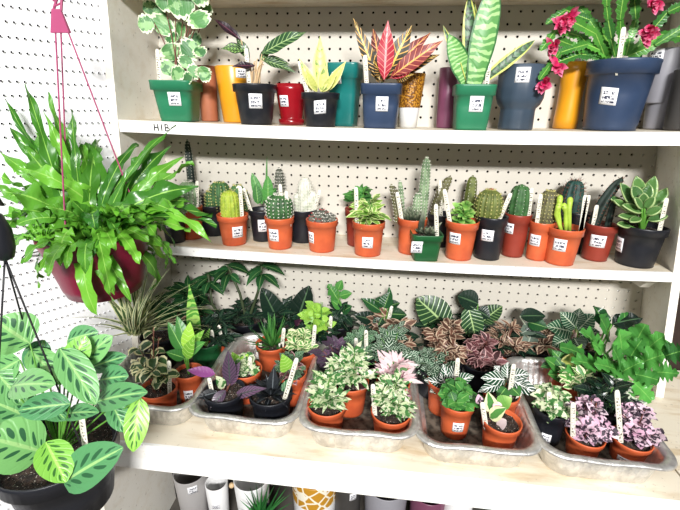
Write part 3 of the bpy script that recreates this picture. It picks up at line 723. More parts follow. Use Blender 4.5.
# 12 footed
P = PA('flower_pot', 'slate blue ribbed pot on a narrower foot right of the big snake plant', 'pot', 'footed', 'slate', 523, 63, 50, 127, 36, Y=-.1, fill=False, group=G1b, stick=((523, 75, 13, 13),))
# 13 mustard curvy
PA('flower_pot', 'mustard yellow curvy pot left of the large navy pot', 'pot', 'curvy', 'mustard', 575, 61, 28, 128, 25, Y=-.036, fill=False, group=G1b)
# 14 christmas cactus
P = PA('potted_christmas_cactus', 'christmas cactus with magenta flowers in a large navy pot at right of top shelf', 'potted plant', 'nursery', 'navy', 622, 57, 78, 130, 56, Y=FR(60)+.008, tag=((620, 58, 624, 27, -.05),), stick=((616, 96, 15, 15, -.12),), group=G1)
mb = MB()
chains = [((612, 56), (590, 20), (566, 10), (548, 22)), ((612, 56), (588, 44), (560, 52), (540, 78)), ((618, 56), (600, 30), (580, 8)), ((626, 56), (636, 20), (634, -6)), ((630, 56), (652, 30), (668, 12), (682, 5)),
          ((628, 56), (655, 45), (685, 26)), ((610, 57), (585, 50), (558, 40), (550, 55)), ((615, 56), (608, 20), (606, -8)), ((606, 57), (580, 54), (556, 62), (546, 72)), ((622, 56), (620, 20), (624, -10)), ((634, 58), (660, 34), (690, 38)),
          ((605, 57), (596, 34), (574, 22)), ((600, 57), (580, 36), (556, 30), (542, 48))]
for ch in chains:
    dyy = R.uniform(-.03, .01); pts = [P.W(x, y, dyy*(i+.3)) for i, (x, y) in enumerate(ch)]
    for a, b in zip(pts, pts[1:]):
        k = max(1, int(round(np.linalg.norm(b-a)/.035)))
        for j in range(k):
            q0 = a+(b-a)*j/k; q1 = a+(b-a)*(j+1)/k
            leaf(mb, q0, q1-q0, TOCAM(P.O+q0)+V(R.uniform(-.6, .6), 0, R.uniform(-.3, .6)), np.linalg.norm(q1-q0)*1.08, .017*R.uniform(.85, 1.25), 'zig', .15, .15, 12, 2)
mb.build('foliage', L['xmas'], P.root)
for (x, y) in ((569, 18), (553, 46), (558, 66), (651, 30), (544, 84), (562, 24), (655, 2), (646, 34)):
    c = P.W(x, y, -.05); fl = MB()
    for i in range(22):
        d = nrm(V(R.uniform(-1, 1), R.uniform(-1.2, .3), R.uniform(-1.6, .5))); leaf(fl, c+V(0, 0, R.uniform(-.006, .006)), d, TOCAM(P.O+c), R.uniform(.015, .026), .011, 'lance', -.7, .2, 4, 2)
    fl.build('flower', L['flower'], P.root)['label'] = 'magenta flower'
# 15-16
PA('flower_pot', 'tall lilac grey ceramic pot behind the large navy pot', 'pot', 'plain', 'grey', 668, 68, 40, 130, 26, Y=-.07, fill=False, group=G1b, stick=((657, 88, 9, 12),))
P = PA('flower_pot', 'grey ceramic pot nested on top in the lilac grey pot at right of top shelf', 'pot', 'plain', 'grey', 667, 34, 44, 130, 30, Y=-.07, fill=False, base=.052, hgt=.105, group=G1b, stick=((659, 48, 14, 12),))
PA('flower_pot', 'dark charcoal pot cut off by the right edge of the photo on the top shelf', 'pot', 'plain', 'charcoal', 690, 68, 38, 130, 28, Y=-.13, fill=False, group=G1b)

# ================================================================== SECOND SHELF
def PB(name, label, cat, kind, mat, xc, ytop, wt, yb, wb, **k): return Pot(name, label, cat, kind, M[mat], xc, ytop, wt, yb, wb, zs=zB, **k)
G2 = 'small cacti and succulents on the second shelf'
def off(P, x, dy=0): return P.W(x, 230, dy)[0]
def colc(P, mat, x, ytop, wpx, dy=0, **k):
    """cactus whose top reaches pixel (x, ytop)"""
    t = P.W(x, ytop, dy); d = depth(P.O+t); z0 = P.top-.004
    return cactus(P, M[mat], t[0], t[1], wpx/2*d/F/(1+k.get('rib', .1)), t[2]-z0, **k)
P = PB('potted_cactus', 'tiny round pale cactus in a black pot at the left end of second shelf', 'potted plant', 'nursery', 'black', 173, 214, 26, 243, 20, Y=-.15, group=G2, stick=((170, 224, 10, 8),))
colc(P, 'cac_pale', 176, 196, 18, kind='globe', ribs=14, sl=.005)
P = PB('potted_cactus', 'round pale green cactus in an orange pot, behind the tips of the hanging fern', 'potted plant', 'nursery', 'orange', 190, 209, 27, 238, 21, Y=-.11, group=G2, tag=((203, 205, 202, 181),))
colc(P, 'cac_pale', 187, 180, 22, kind='globe', ribs=16, sl=.006)
P = PB('potted_cactus', 'very tall thin dark cactus column in a black pot reaching up to the top shelf', 'potted plant', 'nursery', 'black', 194, 200, 26, 232, 20, Y=-.04, group=G2)
colc(P, 'cac_dark', 187, 139, 8, ribs=7, sl=.004, ns=4)
P = PB('potted_cactus', 'dark green cactus cluster with yellow spines in a black pot behind the lime cactus', 'potted plant', 'nursery', 'black', 213, 207, 30, 238, 23, Y=-.065, group=G2, tag=((226, 205, 243, 186),))
for x, yt, w in ((219, 181, 22), (211, 190, 14), (237, 184, 16), (243, 190, 12)): colc(P, 'cac_green', x, yt, w, dy=R.uniform(-.01, .01), kind='col', ribs=12, spine='spine_y', sl=.005)
P = PB('potted_cactus', 'thick lime yellow cactus column in an orange pot on the second shelf', 'potted plant', 'nursery', 'orange', 233, 218, 32, 249, 24, Y=-.13, group=G2, tag=((242, 216, 240, 186),), stick=((237, 233, 11, 11),))
colc(P, 'cac_lime', 229, 190, 20, ribs=15, rib=.07, spine='spine_y', sl=.003, ns=5)
P = PB('potted_succulent', 'upright flat leaved green succulent in a black pot behind the pots, second shelf', 'potted plant', 'nursery', 'black', 262, 212, 26, 240, 20, Y=-.085, group=G2, stick=((262, 226, 9, 12),), tag=((246, 205, 240, 188),))
mb = MB()
for a in ((262, 204, 0, 252, 173, 0, 10), (268, 204, 0, 268, 176, 0, 11), (258, 204, -.01, 256, 184, -.01, 9), (265, 204, .01, 276, 188, 0, 9), (266, 200, .01, 267, 156, .01, 2)): pleaf(mb, P, *a, 'wide', .15, .15, 7, 2, face=.9)
mb.build('foliage', L['mid'], P.root)
P = PB('potted_cactus', 'grey fuzzy cactus column standing behind the white-spined round cactus', 'potted plant', 'nursery', 'black', 281, 212, 20, 238, 16, Y=-.03, group=G2)
colc(P, 'cac_greyd', 279, 167, 11, ribs=14, rib=.05, sl=.004)
P = PB('potted_cactus', 'round white-spined green cactus in an orange pot with two tags', 'potted plant', 'nursery', 'orange', 279.5, 220, 30, 251, 23, Y=-.135, group=G2, tag=((282, 212, 280, 184), (295, 214, 290, 191)), stick=((273, 235, 11, 12),))
colc(P, 'cac_green', 279, 193, 28, kind='globe', ribs=18, rib=.06, sl=.005, ns=10)
P = PB('potted_cactus', 'white woolly cactus in a black pot behind the small red and white cactus cluster', 'potted plant', 'nursery', 'black', 303, 212, 30, 242, 24, Y=-.07, group=G2, tag=((316, 210, 322, 190),))
for x, yt, w in ((305, 177, 16), (298, 192, 10), (312, 190, 12)): colc(P, 'cac_white', x, yt, w, ribs=16, rib=.04, sl=.004, ns=12, sw=.0004)
P = PB('potted_cactus', 'low cluster of tiny red-tipped white cacti in an orange pot', 'potted plant', 'nursery', 'orange', 322, 223, 32, 253, 25, Y=-.135, group=G2, stick=((311, 237, 8, 11),))
for i in range(17):
    a = i*2.4; q = .82*math.sqrt(i/17); cactus(P, M['cac_greyd'], P.rt*1.0*q*math.cos(a), P.rt*1.0*q*math.sin(a), .0075, .02+.022*(1-q), kind='globe', ribs=9, sl=.004, ns=5, spine='spine_w' if i % 3 else 'spine_r', name='cactus_head')
P = PB('potted_succulent', 'green leafy plant in a dark brown pot behind the yellow-edged succulent', 'potted plant', 'nursery', 'rust', 360, 212, 31, 243, 24, Y=-.075, group=G2)
bush(P, L['mid'], 60, .024, .012, .07, .036, nseg=4)
P = PB('potted_succulent', 'yellow-edged branching green succulent with one tall tag in an orange pot', 'potted plant', 'nursery', 'orange', 368.5, 225, 33, 258, 26, Y=-.145, group=G2, tag=((357, 225, 356, 187),), stick=((368, 243, 11, 11),))
bush(P, L['jade_y'], 60, .036, .015, .066, .03, 'lance', nseg=5, fold=.3, pair=True, cy=.0)
P = PB('potted_cactus', 'tall pale cactus column with smaller ones in an orange pot behind the square green pot', 'potted plant', 'nursery', 'orange', 412, 221, 30, 252, 24, Y=-.115, group=G2, tag=((402, 219, 397, 192),))
colc(P, 'cac_pale', 427, 156, 11, dy=.012, ribs=9, rib=.12, sl=.003); colc(P, 'cac_pale', 418, 192, 9, dy=0, ribs=9, sl=.004)
colc(P, 'cac_brown', 401, 184, 10, dy=.01, ribs=12, lean=(-.25, 0), sl=.003); colc(P, 'cac_pale', 404, 180, 6, dy=.02, ribs=9, sl=.003, lean=(-.1, 0))
mb = MB()
for i in range(60):
    a = i*2.4; q = .016*math.sqrt(i/60); leaf(mb, (q*math.cos(a), q*math.sin(a), P.top+.022*(1-q/.02)), (math.cos(a)*q*60, math.sin(a)*q*60, 1), (0, -1, .2), .024, .009, 'lance', .3, .3, 4, 2)
mb.build('foliage', L['succ_dark'], P.root)
P = PB('potted_succulent', 'dark little succulent rosettes in a small square green pot on the second shelf', 'potted plant', 'square', 'green2', 425.5, 236, 35, 261, 27, Y=-.155, rot=.1, group=G2, tag=((437, 234, 436, 204),), stick=((415, 245, 11, 12),))
mb = MB()
for cx_, cy_ in ((-.012, 0), (.012, .006), (0, -.01), (.014, -.012), (-.016, .014)):
    for i in range(11):
        a = i*2.4; e = 1.3-i*.1; leaf(mb, (cx_, cy_, P.top+.002), (math.cos(a)*math.cos(e), math.sin(a)*math.cos(e), math.sin(e)), (0, 0, 1), .02, .009, 'lance', -.3, .3, 4, 2)
pleaf(mb, P, 420, 236, 0, 424, 208, 0, 6, 'lance'); pleaf(mb, P, 428, 236, 0, 442, 222, 0, 6, 'lance')
mb.build('foliage', L['succ_dark'], P.root)
P = PB('potted_cactus', 'brown ribbed leaning cactus column in a black pot behind the orange pots', 'potted plant', 'nursery', 'black', 440, 216, 26, 242, 20, Y=-.05, group=G2, tag=((442, 206, 440, 180),))
colc(P, 'cac_brown', 439, 175, 12, ribs=9, rib=.14, lean=(.25, 0), sl=.003)
P = PB('potted_succulent', 'bear-paw succulent with plump green leaves in an orange pot, tag leaning left', 'potted plant', 'nursery', 'orange', 461.5, 224, 34, 256, 26, Y=-.14, group=G2, tag=((446, 220, 441, 189),), stick=((456, 239, 12, 11),))
bush(P, L['succ'], 60, .019, .011, .055, .022, 'round', nseg=4, fold=.1)
P = PB('potted_cactus', 'slim green cactus column in a black pot behind the bear-paw succulent', 'potted plant', 'nursery', 'black', 472, 214, 24, 240, 18, Y=-.06, group=G2)
colc(P, 'cac_olive', 473, 175, 12, ribs=6, rib=.1, sl=.003)
P = PB('potted_cactus', 'round ribbed olive cactus in a black pot with a white sticker', 'potted plant', 'nursery', 'black', 491, 219, 33, 251, 26, Y=-.13, group=G2, tag=((500, 212, 511, 193),), stick=((489, 236, 12, 11),))
colc(P, 'cac_olive', 491, 188, 27, kind='globe', ribs=16, rib=.09, spine='spine_y', sl=.004, ns=8); t_ = P.W(491, 190); cactus(P, M['spine_r'], t_[0], 0, .006, .006, ribs=8, spine=None, name='red_crown', z=P.W(491, 191)[2])
P = PB('potted_cactus', 'dark ribbed cactus column with rows of white dots in a dark red pot', 'potted plant', 'nursery', 'rust', 517, 216, 28, 246, 22, Y=-.105, group=G2, stick=((511, 229, 9, 10),), tag=((529, 214, 532, 188),))
colc(P, 'cac_green', 522, 184, 21, ribs=9, rib=.12, spine='spine_w', sl=.002, ns=5)
P = PB('potted_cactus', 'fuzzy brown-green cactus in an orange pot half hidden by the lime finger cactus', 'potted plant', 'nursery', 'orange', 541, 224, 26, 256, 21, Y=-.125, group=G2, tag=((538, 218, 541, 194),), stick=((537, 241, 11, 11),))
colc(P, 'cac_brown', 551, 189, 19, dy=.01, ribs=18, rib=.04, spine='spine_y', sl=.004, ns=7)
P = PB('potted_cactus', 'dark blue-green round cactus with long pink spines in a black pot at the back', 'potted plant', 'nursery', 'black', 576, 214, 30, 246, 23, Y=-.065, group=G2)
colc(P, 'cac_blue', 576, 179, 21, ribs=10, rib=.1, spine='spine_b', sl=.012, ns=3, sw=.0005)
P = PB('potted_cactus', 'lime green finger cactus in an orange pot at the front edge of the second shelf', 'potted plant', 'nursery', 'orange', 564, 231, 39, 265, 30, Y=-.145, group=G2, tag=((581, 230, 589, 195), (592, 222, 592, 195)), stick=((562, 246, 12, 12),))
for pts in (((561, 229), (558, 212), (560, 198)), ((566, 230), (566, 212), (564, 206)), ((570, 229), (569, 210), (570, 200)), ((563, 226), (556, 214), (559, 205))):
    mb = MB(); q = [P.W(x, y, R.uniform(-.005, .005)) for x, y in pts]; q[0][2] = P.top; k = [q[0], (q[0]+q[1])/2, q[1], (q[1]*.4+q[2]*.6), q[2]]
    tube(mb, k, .004, .0062, 10)
    lathe(mb, [(.0062, 0), (.005, .004), (.003, .006), (.0005, .007)], 10, cx=q[2][0], cy=q[2][1]); 
    mb.v[-40:] = [np.array(v)+V(0, 0, q[2][2]) for v in mb.v[-40:]]
    mb.build('cactus_finger', L['fingercactus'], P.root)
P = PB('potted_cactus', 'dark thorny upright cactus stem in a red-brown pot left of the large black jade pot', 'potted plant', 'nursery', 'rust', 600, 227, 35, 257, 27, Y=-.11, group=G2, stick=((600, 242, 14, 12),), tag=((594, 222, 597, 205),))
colc(P, 'cac_dark', 605, 176, 13, ribs=4, rib=.22, spine='spine_b', sl=.006, ns=3, lean=(.3, 0)); colc(P, 'cac_dark', 614, 200, 7, ribs=4, rib=.2, spine='spine_b', sl=.005, ns=2)
P = PB('potted_jade_plant', 'jade plant with large pale-edged leaves in a big black pot on the second shelf', 'potted plant', 'nursery', 'black', 641, 230, 54, 270, 41, Y=-.135, group=G2, tag=((661, 226, 667, 198, -.03),), stick=((625, 247, 12, 14),))
mb = MB(); st = MB()
for a in ((640, 212, 0, 620, 183, 0, 15), (642, 208, 0, 636, 176, .0, 17), (644, 208, .0, 655, 176, 0, 16), (648, 208, 0, 670, 188, 0, 14), (640, 214, 0, 613, 200, 0, 13), (646, 216, 0, 672, 202, 0, 13), (640, 200, -.02, 632, 186, -.02, 14),
          (644, 200, -.02, 650, 185, -.02, 14), (642, 212, -.03, 622, 205, -.04, 12), (646, 214, -.03, 662, 208, -.04, 12), (642, 206, -.03, 644, 193, -.04, 12), (638, 218, -.02, 618, 216, -.03, 11), (648, 220, -.02, 668, 216, -.03, 11), (640, 218, -.03, 630, 222, -.05, 10), (646, 204, .02, 640, 180, .03, 15), (650, 212, .02, 676, 196, .02, 14), (636, 212, .02, 608, 196, .02, 12),
          (642, 208, -.04, 634, 198, -.05, 11), (645, 208, -.04, 655, 197, -.05, 11), (630, 226, -.02, 617, 224, -.03, 10)):
    a0, _ = pleaf(mb, P, *a[:6], a[6]*.84, 'wide', -.2, .25, 8, 4, face=.55); tube(st, arc((0, 0, P.top-.004), a0, (0, 0, 0), 4), .0035, .0015, 6)
thick(mb.build('foliage', L['jade'], P.root), .003); st.build('stem', M['stemg'], P.root)

# ================================================================== BOTTOM SHELF: foil trays
def ring(hw, hl, r, nc=9, ne=14):
    pts = []
    for (sx, sy, a0) in ((1, 1, 0), (-1, 1, PI/2), (-1, -1, PI), (1, -1, 3*PI/2)):
        for k in range(nc):
            a = a0+PI/2*k/(nc-1); pts.append(V(sx*(hw-r)+r*math.cos(a), sy*(hl-r)+r*math.sin(a), 0))
    out = []
    n = len(pts)
    for i in range(n):
        a, b = pts[i], pts[(i+1) % n]; d = np.linalg.norm(b-a)
        k = max(1, int(round(d/.0035))) if d > .01 else 1
        for j in range(k): out.append((a, b, j/k))
    return out
def make_tray(label, cx, cy, rot=0, w=.226, l=.325, h=.064):
    root = empty('foil_tray', (cx, cy, ZC+.0006), label, 'tray', 'foil trays on the bottom shelf')
    specs = [(w/2-.028, l/2-.028, .034, .0006, 0), (w/2-.0245, l/2-.0245, .036, .003, .0), (w/2-.0195, l/2-.0195, .038, h*.5, .0014), (w/2-.016, l/2-.016, .04, h*.86, .0014), (w/2-.014, l/2-.014, .04, h*.96, 0), (w/2-.008, l/2-.008, .043, h, 0), (w/2-.002, l/2-.002, .046, h-.001, 0), (w/2, l/2, .047, h-.004, 0), (w/2-.002, l/2-.002, .046, h-.005, 0)]
    base = ring(w/2-.014, l/2-.014, .04)
    n = len(base); vs = []; mb = MB()
    ref = [a+(b-a)*t for a, b, t in base]
    for (hw, hl, r, z, fl) in specs:
        pts = ring(hw, hl, r); 
        # same parameterisation: map each reference point by scaling to the ring
        for i, p in enumerate(ref):
            q = V(p[0]*hw/(w/2-.014), p[1]*hl/(l/2-.014), z); o = nrm(V(q[0]/hw, q[1]/hl, 0)); o = nrm(V(q[0], q[1], 0))
            q = q+o*fl*math.sin(i*2.0944*.75)+V(0, 0, .0012*math.sin(i*.21+cx*40) if z > h*.9 else 0); vs.append(q)
    m_ = len(specs)
    fs = [(i*n+k, i*n+(k+1) % n, (i+1)*n+(k+1) % n, (i+1)*n+k) for i in range(m_-1) for k in range(n)]
    fs.append(tuple(range(n))[::-1]); mb.add(vs, fs)
    o = mb.build('pan', M['alu'], root); thick(o, .0006)
    d = MB(); hw, hl = w/2-.036, l/2-.036; vs = []; 
    for i in range(25):
        for j in range(25):
            vs.append((-hw+2*hw*i/24, -hl+2*hl*j/24, .0018+R.random()*.0014))
    d.add(vs, [(i*25+j, (i+1)*25+j, (i+1)*25+j+1, i*25+j+1) for i in range(24) for j in range(24)])
    tagp(d.build('dirt', M['dirt'], root), kind='stuff')
    root.rotation_euler = (0, 0, rot); return root
for (tx, ty), rt_, dh, lb in zip(TRAYS, (.02, -.02, .015, .01, -.01), (.003, 0, .003, 0, .003), (
        'leftmost of the five foil trays, its front corner behind the hanging prayer plant',
        'foil tray holding the two black pots in front, second tray from left',
        'foil tray holding two small white-and-green variegated plants in front, middle tray',
        'foil tray with the round-leaved green plant in front, second tray from right',
        'rightmost foil tray holding the two pink splashed plants in orange pots')): make_tray(lb, tx, ty, rt_, w=.236, h=.062+dh)

G3 = 'potted foliage plants on the bottom shelf'
def PC(name, label, mat, xc, ytop, wt, hgt=.076, Y='fit', **k):
    return Pot(name, label, 'potted plant', k.pop('kind', 'nursery'), M[mat], xc, ytop, wt, zs=ZC, Y=Y, hgt=hgt, base=k.pop('base', .004), group=G3, **k)
def PR(name, label, mat, xc, Y, d=.085, hgt=.07, **k):    # rear rows: row distance Y, pot diameter d in metres
    z = ZC+.004; X = .4
    for _ in range(6): X += (xc-px((X, Y, z+hgt))[0])*depth((X, Y, z))/F
    D = depth((X, Y, z+hgt)); wt = d*F/D; 
    if Y > -.16: hgt *= .72
    P = Pot(name, label, 'potted plant', 'nursery', M[mat], xc, 0, wt/ (1/math.sqrt(1+((xc-340)/F)**2)), zs=ZC, Y=Y, hgt=hgt, base=.004, group=G3, **k)
    if Y > -.16: bush(P, L[R.choice(['darkg', 'dark', 'darkg', 'bronze'])], 34, .04, .018, .05, .05, R.choice(['ovate', 'lance']), 'stemd', name='lower_leaves')
    return P
def hgt_to(P, y, dy=0, x=None): return P.W(x or P.xc, y, dy)[2]-P.top
def leaves(P, mats, spec, stem='stemg', sr=.0015, nm='foliage', **kw):
    """explicit leaves: (material key, x0,y0,d0, x1,y1,d1, w, shape)"""
    mbs = {}; st = MB()
    for s_ in spec:
        mk = s_[0]; mb = mbs.setdefault(mk, MB()); a, b = pleaf(mb, P, *s_[1:8], s_[8], **{**dict(bend=.35, fold=.18, nseg=9, across=4, face=.65), **kw})
        stem_to(st, P, a, sr)
    for i, (mk, mb) in enumerate(mbs.items()): mb.build(nm if i == 0 else 'leaves', L[mk], P.root)
    st.build('stem', M[stem], P.root)

# ---- front pots first, then the rows behind them
P = PC('potted_hypoestes', 'pink splashed leaves in an orange pot at the far right corner of the rightmost tray', 'orange', 639, 452, 46, tag=((621, 445, 617, 390),), stick=((639, 465, 13, 6),))
bush(P, L['hypo'], 150, .018, .013, hgt_to(P, 410), .046, 'ovate', 'stemr', cx=.006, cy=.01, stems=9)
P = PC('potted_hypoestes', 'pink splashed leaves in an orange pot, left one of two in the rightmost tray', 'orange', 583, 447, 42, tag=((566, 436, 568, 402),))
bush(P, L['hypo'], 170, .019, .014, hgt_to(P, 404), .044, 'ovate', 'stemr', cx=.004, cy=.01, stems=9)
P = PC('potted_syngonium', 'sparse seedling with pink and green leaves, front right in the tray second from right', 'orange', 499, 433, 41, tag=((482, 430, 479, 402),))
leaves(P, None, [('creamgreen', 492, 412, 0, 488, 392, 0, 14, 'ovate'), ('succ', 498, 406, 0, 512, 398, 0, 15, 'ovate'), ('creamgreen', 490, 418, -.01, 506, 408, -.02, 14, 'ovate'), ('trio', 498, 428, -.01, 506, 420, -.02, 10, 'round'), ('hypo', 480, 404, 0, 478, 394, 0, 8, 'ovate'), ('succ_dark', 486, 420, 0, 482, 404, 0, 5, 'lance'), ('trio', 494, 402, .0, 502, 414, -.01, 10, 'ovate')], 'stemr')
P = PC('potted_foliage_plant', 'bushy white-and-green variegated plant in the right front orange pot of the middle foil tray', 'orange', 390, 425, 40, tag=((374, 420, 372, 384),))
bush(P, L['whitegreen'], 110, .03, .009, hgt_to(P, 378), .034, 'lance', bend=.4)
P = PC('potted_foliage_plant', 'cream-speckled bushy plant in a black pot with a sticker, left of the pink splashed plants', 'black', 556, 424, 38, hgt=.075, tag=((551, 420, 549, 392), (565, 425, 568, 402)), stick=((557, 441, 9, 11),))
bush(P, L['whitegreen'], 100, .022, .014, hgt_to(P, 392), .042, 'ovate'); 
P = PC('potted_foliage_plant', 'dark-leaved low plant in a black pot between the two pink splashed plants', 'black', 608, 420, 40)
bush(P, L['darkg'], 60, .03, .018, .05, .045)
P = PC('potted_foliage_plant', 'white-and-green variegated plant in the left front orange pot of the middle foil tray', 'orange', 327, 417, 39)
bush(P, L['whitegreen'], 90, .032, .0095, hgt_to(P, 376), .03, 'lance', bend=.4, face=.5, low=.1)
P = PC('potted_hypoestes', 'white splashed small-leaved plant behind the right pink splashed plant', 'black', 643, 415, 38)
bush(P, L['hypo_w'], 120, .018, .012, hgt_to(P, 388), .045, 'ovate')
P = PC('potted_peperomia', 'round-leaved green plant in a stickered orange pot, front of the tray second from right', 'orange', 457, 412, 35, stick=((461, 428, 11, 11),))
bush(P, L['mid'], 70, .022, .019, hgt_to(P, 390), .034, 'round', bend=.4, face=.6)
P = PC('potted_foliage_plant', 'black-leaved plant in a black pot, long tag leaning right, second foil tray', 'black', 271, 406, 44, tag=((283, 404, 297, 358),))
rosette(P, L['blackleaf'], 30, .05, .013, 'lance', .2, 1.4, .6, .3, cx=0)
leaves(P, None, [('blackleaf', 272, 396, 0, 274, 366, .01, 12, 'lance'), ('lime', 288, 370, .02, 282, 354, .02, 16, 'heart'), ('blackleaf', 268, 398, 0, 250, 384, -.01, 12, 'lance'), ('silver', 282, 392, 0, 294, 378, 0, 10, 'ovate')], 'stemd', nm='tall_leaves')
P = PC('potted_foliage_plant', 'pink and white striped plant behind the right front pot of the middle tray', 'orange', 398, 406, 36)
bush(P, L['trio'], 44, .04, .012, hgt_to(P, 362), .036, 'lance', bend=.3)
leaves(P, None, [('trio', 400, 396, -.01, 408, 390, -.03, 13, 'round'), ('hypo', 402, 402, -.02, 412, 398, -.03, 9, 'round')], nm='pink_leaves')
P = PC('potted_foliage_plant', 'purple-leaved plant in a black pot at the left of the second foil tray', 'black', 226, 404, 42, tag=((214, 402, 209, 378),))
leaves(P, None, [('purple_b', 215, 374, 0, 187, 370, -.01, 11, 'ovate'), ('purple', 230, 384, 0, 228, 350, .01, 14, 'lance'), ('purple', 234, 396, 0, 266, 388, -.02, 12, 'lance'), ('blackleaf', 218, 392, -.01, 196, 398, -.03, 10, 'lance'), ('whitegreen', 224, 388, 0, 216, 376, -.01, 10, 'ovate'), ('purple', 226, 390, -.01, 210, 408, -.04, 11, 'lance'), ('purple', 228, 386, .01, 240, 362, .02, 12, 'lance')], 'stemr')
P = PC('potted_fittonia', 'large white-veined zebra leaves in an orange pot behind the pink-stemmed plant', 'orange', 508, 404, 38, tag=((511, 388, 514, 364), (520, 415, 526, 389)))
leaves(P, None, [('white_vein', 505, 380, 0, 481, 378, -.01, 15, 'ovate'), ('white_vein', 507, 378, 0, 508, 362, .01, 12, 'ovate'), ('white_vein', 512, 380, 0, 540, 396, -.02, 15, 'ovate'), ('white_vein', 500, 384, -.01, 478, 392, -.03, 11, 'ovate'), ('white_vein', 512, 376, .01, 530, 374, .01, 13, 'ovate'), ('white_vein', 504, 376, .01, 494, 366, .02, 12, 'ovate'), ('mid', 506, 388, -.01, 498, 398, -.03, 14, 'ovate'), ('mid', 512, 388, -.01, 520, 396, -.03, 14, 'ovate'), ('white_vein', 516, 384, 0, 528, 388, -.02, 12, 'ovate')], 'stemd')
P = PC('potted_hoya', 'twisted cream-edged leaves on dark stems in an orange pot in the leftmost foil tray', 'orange', 161, 400, 39, tag=((174, 396, 172, 361),))
bush(P, L['pep'], 34, .026, .02, hgt_to(P, 328), .045, 'round', 'stemr', bend=1.2, fold=.5, low=.2)
P = PC('potted_foliage_plant', 'cream and lime small-leaved plant behind the pink splashed plants', 'orange', 583, 400, 36)
bush(P, L['creamgreen'], 100, .024, .014, hgt_to(P, 378), .045, 'ovate')
P = PC('potted_fittonia', 'white-veined dark leaves in an orange pot at the back of the tray second from right', 'orange', 447, 398, 36, tag=((455, 392, 458, 358),))
leaves(P, None, [('white_vein', 448, 382, 0, 443, 364, .01, 12, 'ovate'), ('white_vein', 446, 386, 0, 440, 374, -.01, 14, 'ovate'), ('white_vein', 456, 382, 0, 474, 376, -.01, 13, 'ovate'), ('white_vein', 444, 384, 0, 424, 380, -.01, 12, 'ovate'), ('white_vein', 452, 378, 0, 458, 362, .01, 11, 'ovate'), ('white_vein', 452, 388, -.01, 466, 388, -.03, 12, 'ovate'), ('white_vein', 442, 388, -.01, 430, 392, -.03, 12, 'ovate')], 'stemd')
P = PC('potted_foliage_plant', 'taller white-streaked plant in an orange pot behind the left front pot of the middle tray', 'orange', 347, 397, 38)
bush(P, L['whitegreen'], 100, .034, .0095, hgt_to(P, 352), .036, 'lance', bend=.4, low=.3)
leaves(P, None, [('brownpink', 356, 386, -.01, 368, 386, -.03, 11, 'round'), ('trio', 350, 380, 0, 362, 366, 0, 7, 'lance')], nm='pink_leaves')
P = PR('potted_foliage_plant', 'dark green low plant in a black pot squeezed between the middle tray and its neighbour', 'black', 424, -.255, .06)
bush(P, L['alum'], 70, .028, .016, .05, .045)
P = PC('potted_foliage_plant', 'small grey-green leaved plant in an orange pot half hidden behind the black-leaved plant', 'orange', 291, 390, 34)
bush(P, L['silver'], 50, .022, .013, .045, .034); bush(P, L['brownpink'], 16, .024, .016, .03, .036, name='pink_leaves')
P = PC('potted_kalanchoe', 'upright plant with glossy oblong green leaves in a small orange pot, leftmost foil tray', 'orange', 189, 387, 30, stick=((186, 396, 9, 12),))
leaves(P, None, [('mid', 184, 352, 0, 168, 322, .01, 14, 'ovate'), ('mid', 186, 346, 0, 177, 316, .02, 12, 'ovate'), ('lime', 187, 350, 0, 190, 322, .01, 13, 'ovate'), ('mid', 188, 354, -.01, 205, 342, -.02, 13, 'ovate'), ('lime', 186, 358, -.02, 194, 338, -.03, 13, 'ovate'), ('mid', 184, 358, -.01, 166, 352, -.03, 12, 'ovate'), ('lime', 188, 352, .0, 204, 330, 0, 10, 'ovate')])
P = PC('potted_peperomia', 'low white-speckled tiny-leaved plant in an orange pot behind the purple-leaved plant', 'orange', 243, 383, 34, Y='fit', tag=((249, 380, 250, 357),))
bush(P, L['whitegreen'], 120, .014, .011, .038, .034, 'round')
leaves(P, None, [('lime', 240, 370, 0, 232, 352, 0, 15, 'heart'), ('lime', 242, 368, .01, 248, 354, .01, 12, 'ovate')], nm='lime_leaves')
P = PC('potted_foliage_plant', 'purple-grey leaved low plant behind the white-streaked plants', 'black', 330, 378, 36)
bush(P, L['purple'], 50, .03, .015, .05, .045, stem='stemr')
P = PR('potted_pilea', 'dark bush with silver striped leaves in the center of the bottom shelf', 'orange', 410, -.245, .085, .068)
bush(P, L['alum'], 100, .03, .017, hgt_to(P, 328), .05, 'ovate')
P = PR('potted_pilea', 'silver-green leaved small plant behind the tall tag near the middle tray', 'black', 376, -.24, .085, .068, tag=((356, 365, 356, 338), (367, 345, 366, 330)))
bush(P, L['silver'], 90, .026, .015, hgt_to(P, 336), .045, 'ovate', bend=.5)
P = PR('potted_dracaena', 'arching cream-edged strap-leaved plant beneath the hanging burgundy pot', 'black', 137, -.23, .09, .085)
mb = MB(); bx, by = P.W(137, 345)[0], 0
tips_ = ((47, 296, -.02), (60, 304, 0), (80, 262, .0), (100, 270, .02), (112, 262, -.02), (122, 268, .02), (133, 262, .03), (142, 268, 0), (150, 262, -.02), (160, 262, .03), (168, 268, 0), (185, 268, -.0), (196, 280, .02), (205, 292, 0), (208, 306, .03), (90, 285, .03), (100, 318, -.04), (92, 338, -.06), (182, 318, -.04), (192, 330, -.05), (170, 292, -.03), (120, 288, -.05), (150, 290, -.06), (178, 280, .05), (110, 300, .05), (128, 276, 0), (155, 278, .04), (140, 300, -.06), (164, 305, -.06), (104, 276, .04), (188, 300, .02), (118, 320, -.07), (200, 318, .0))
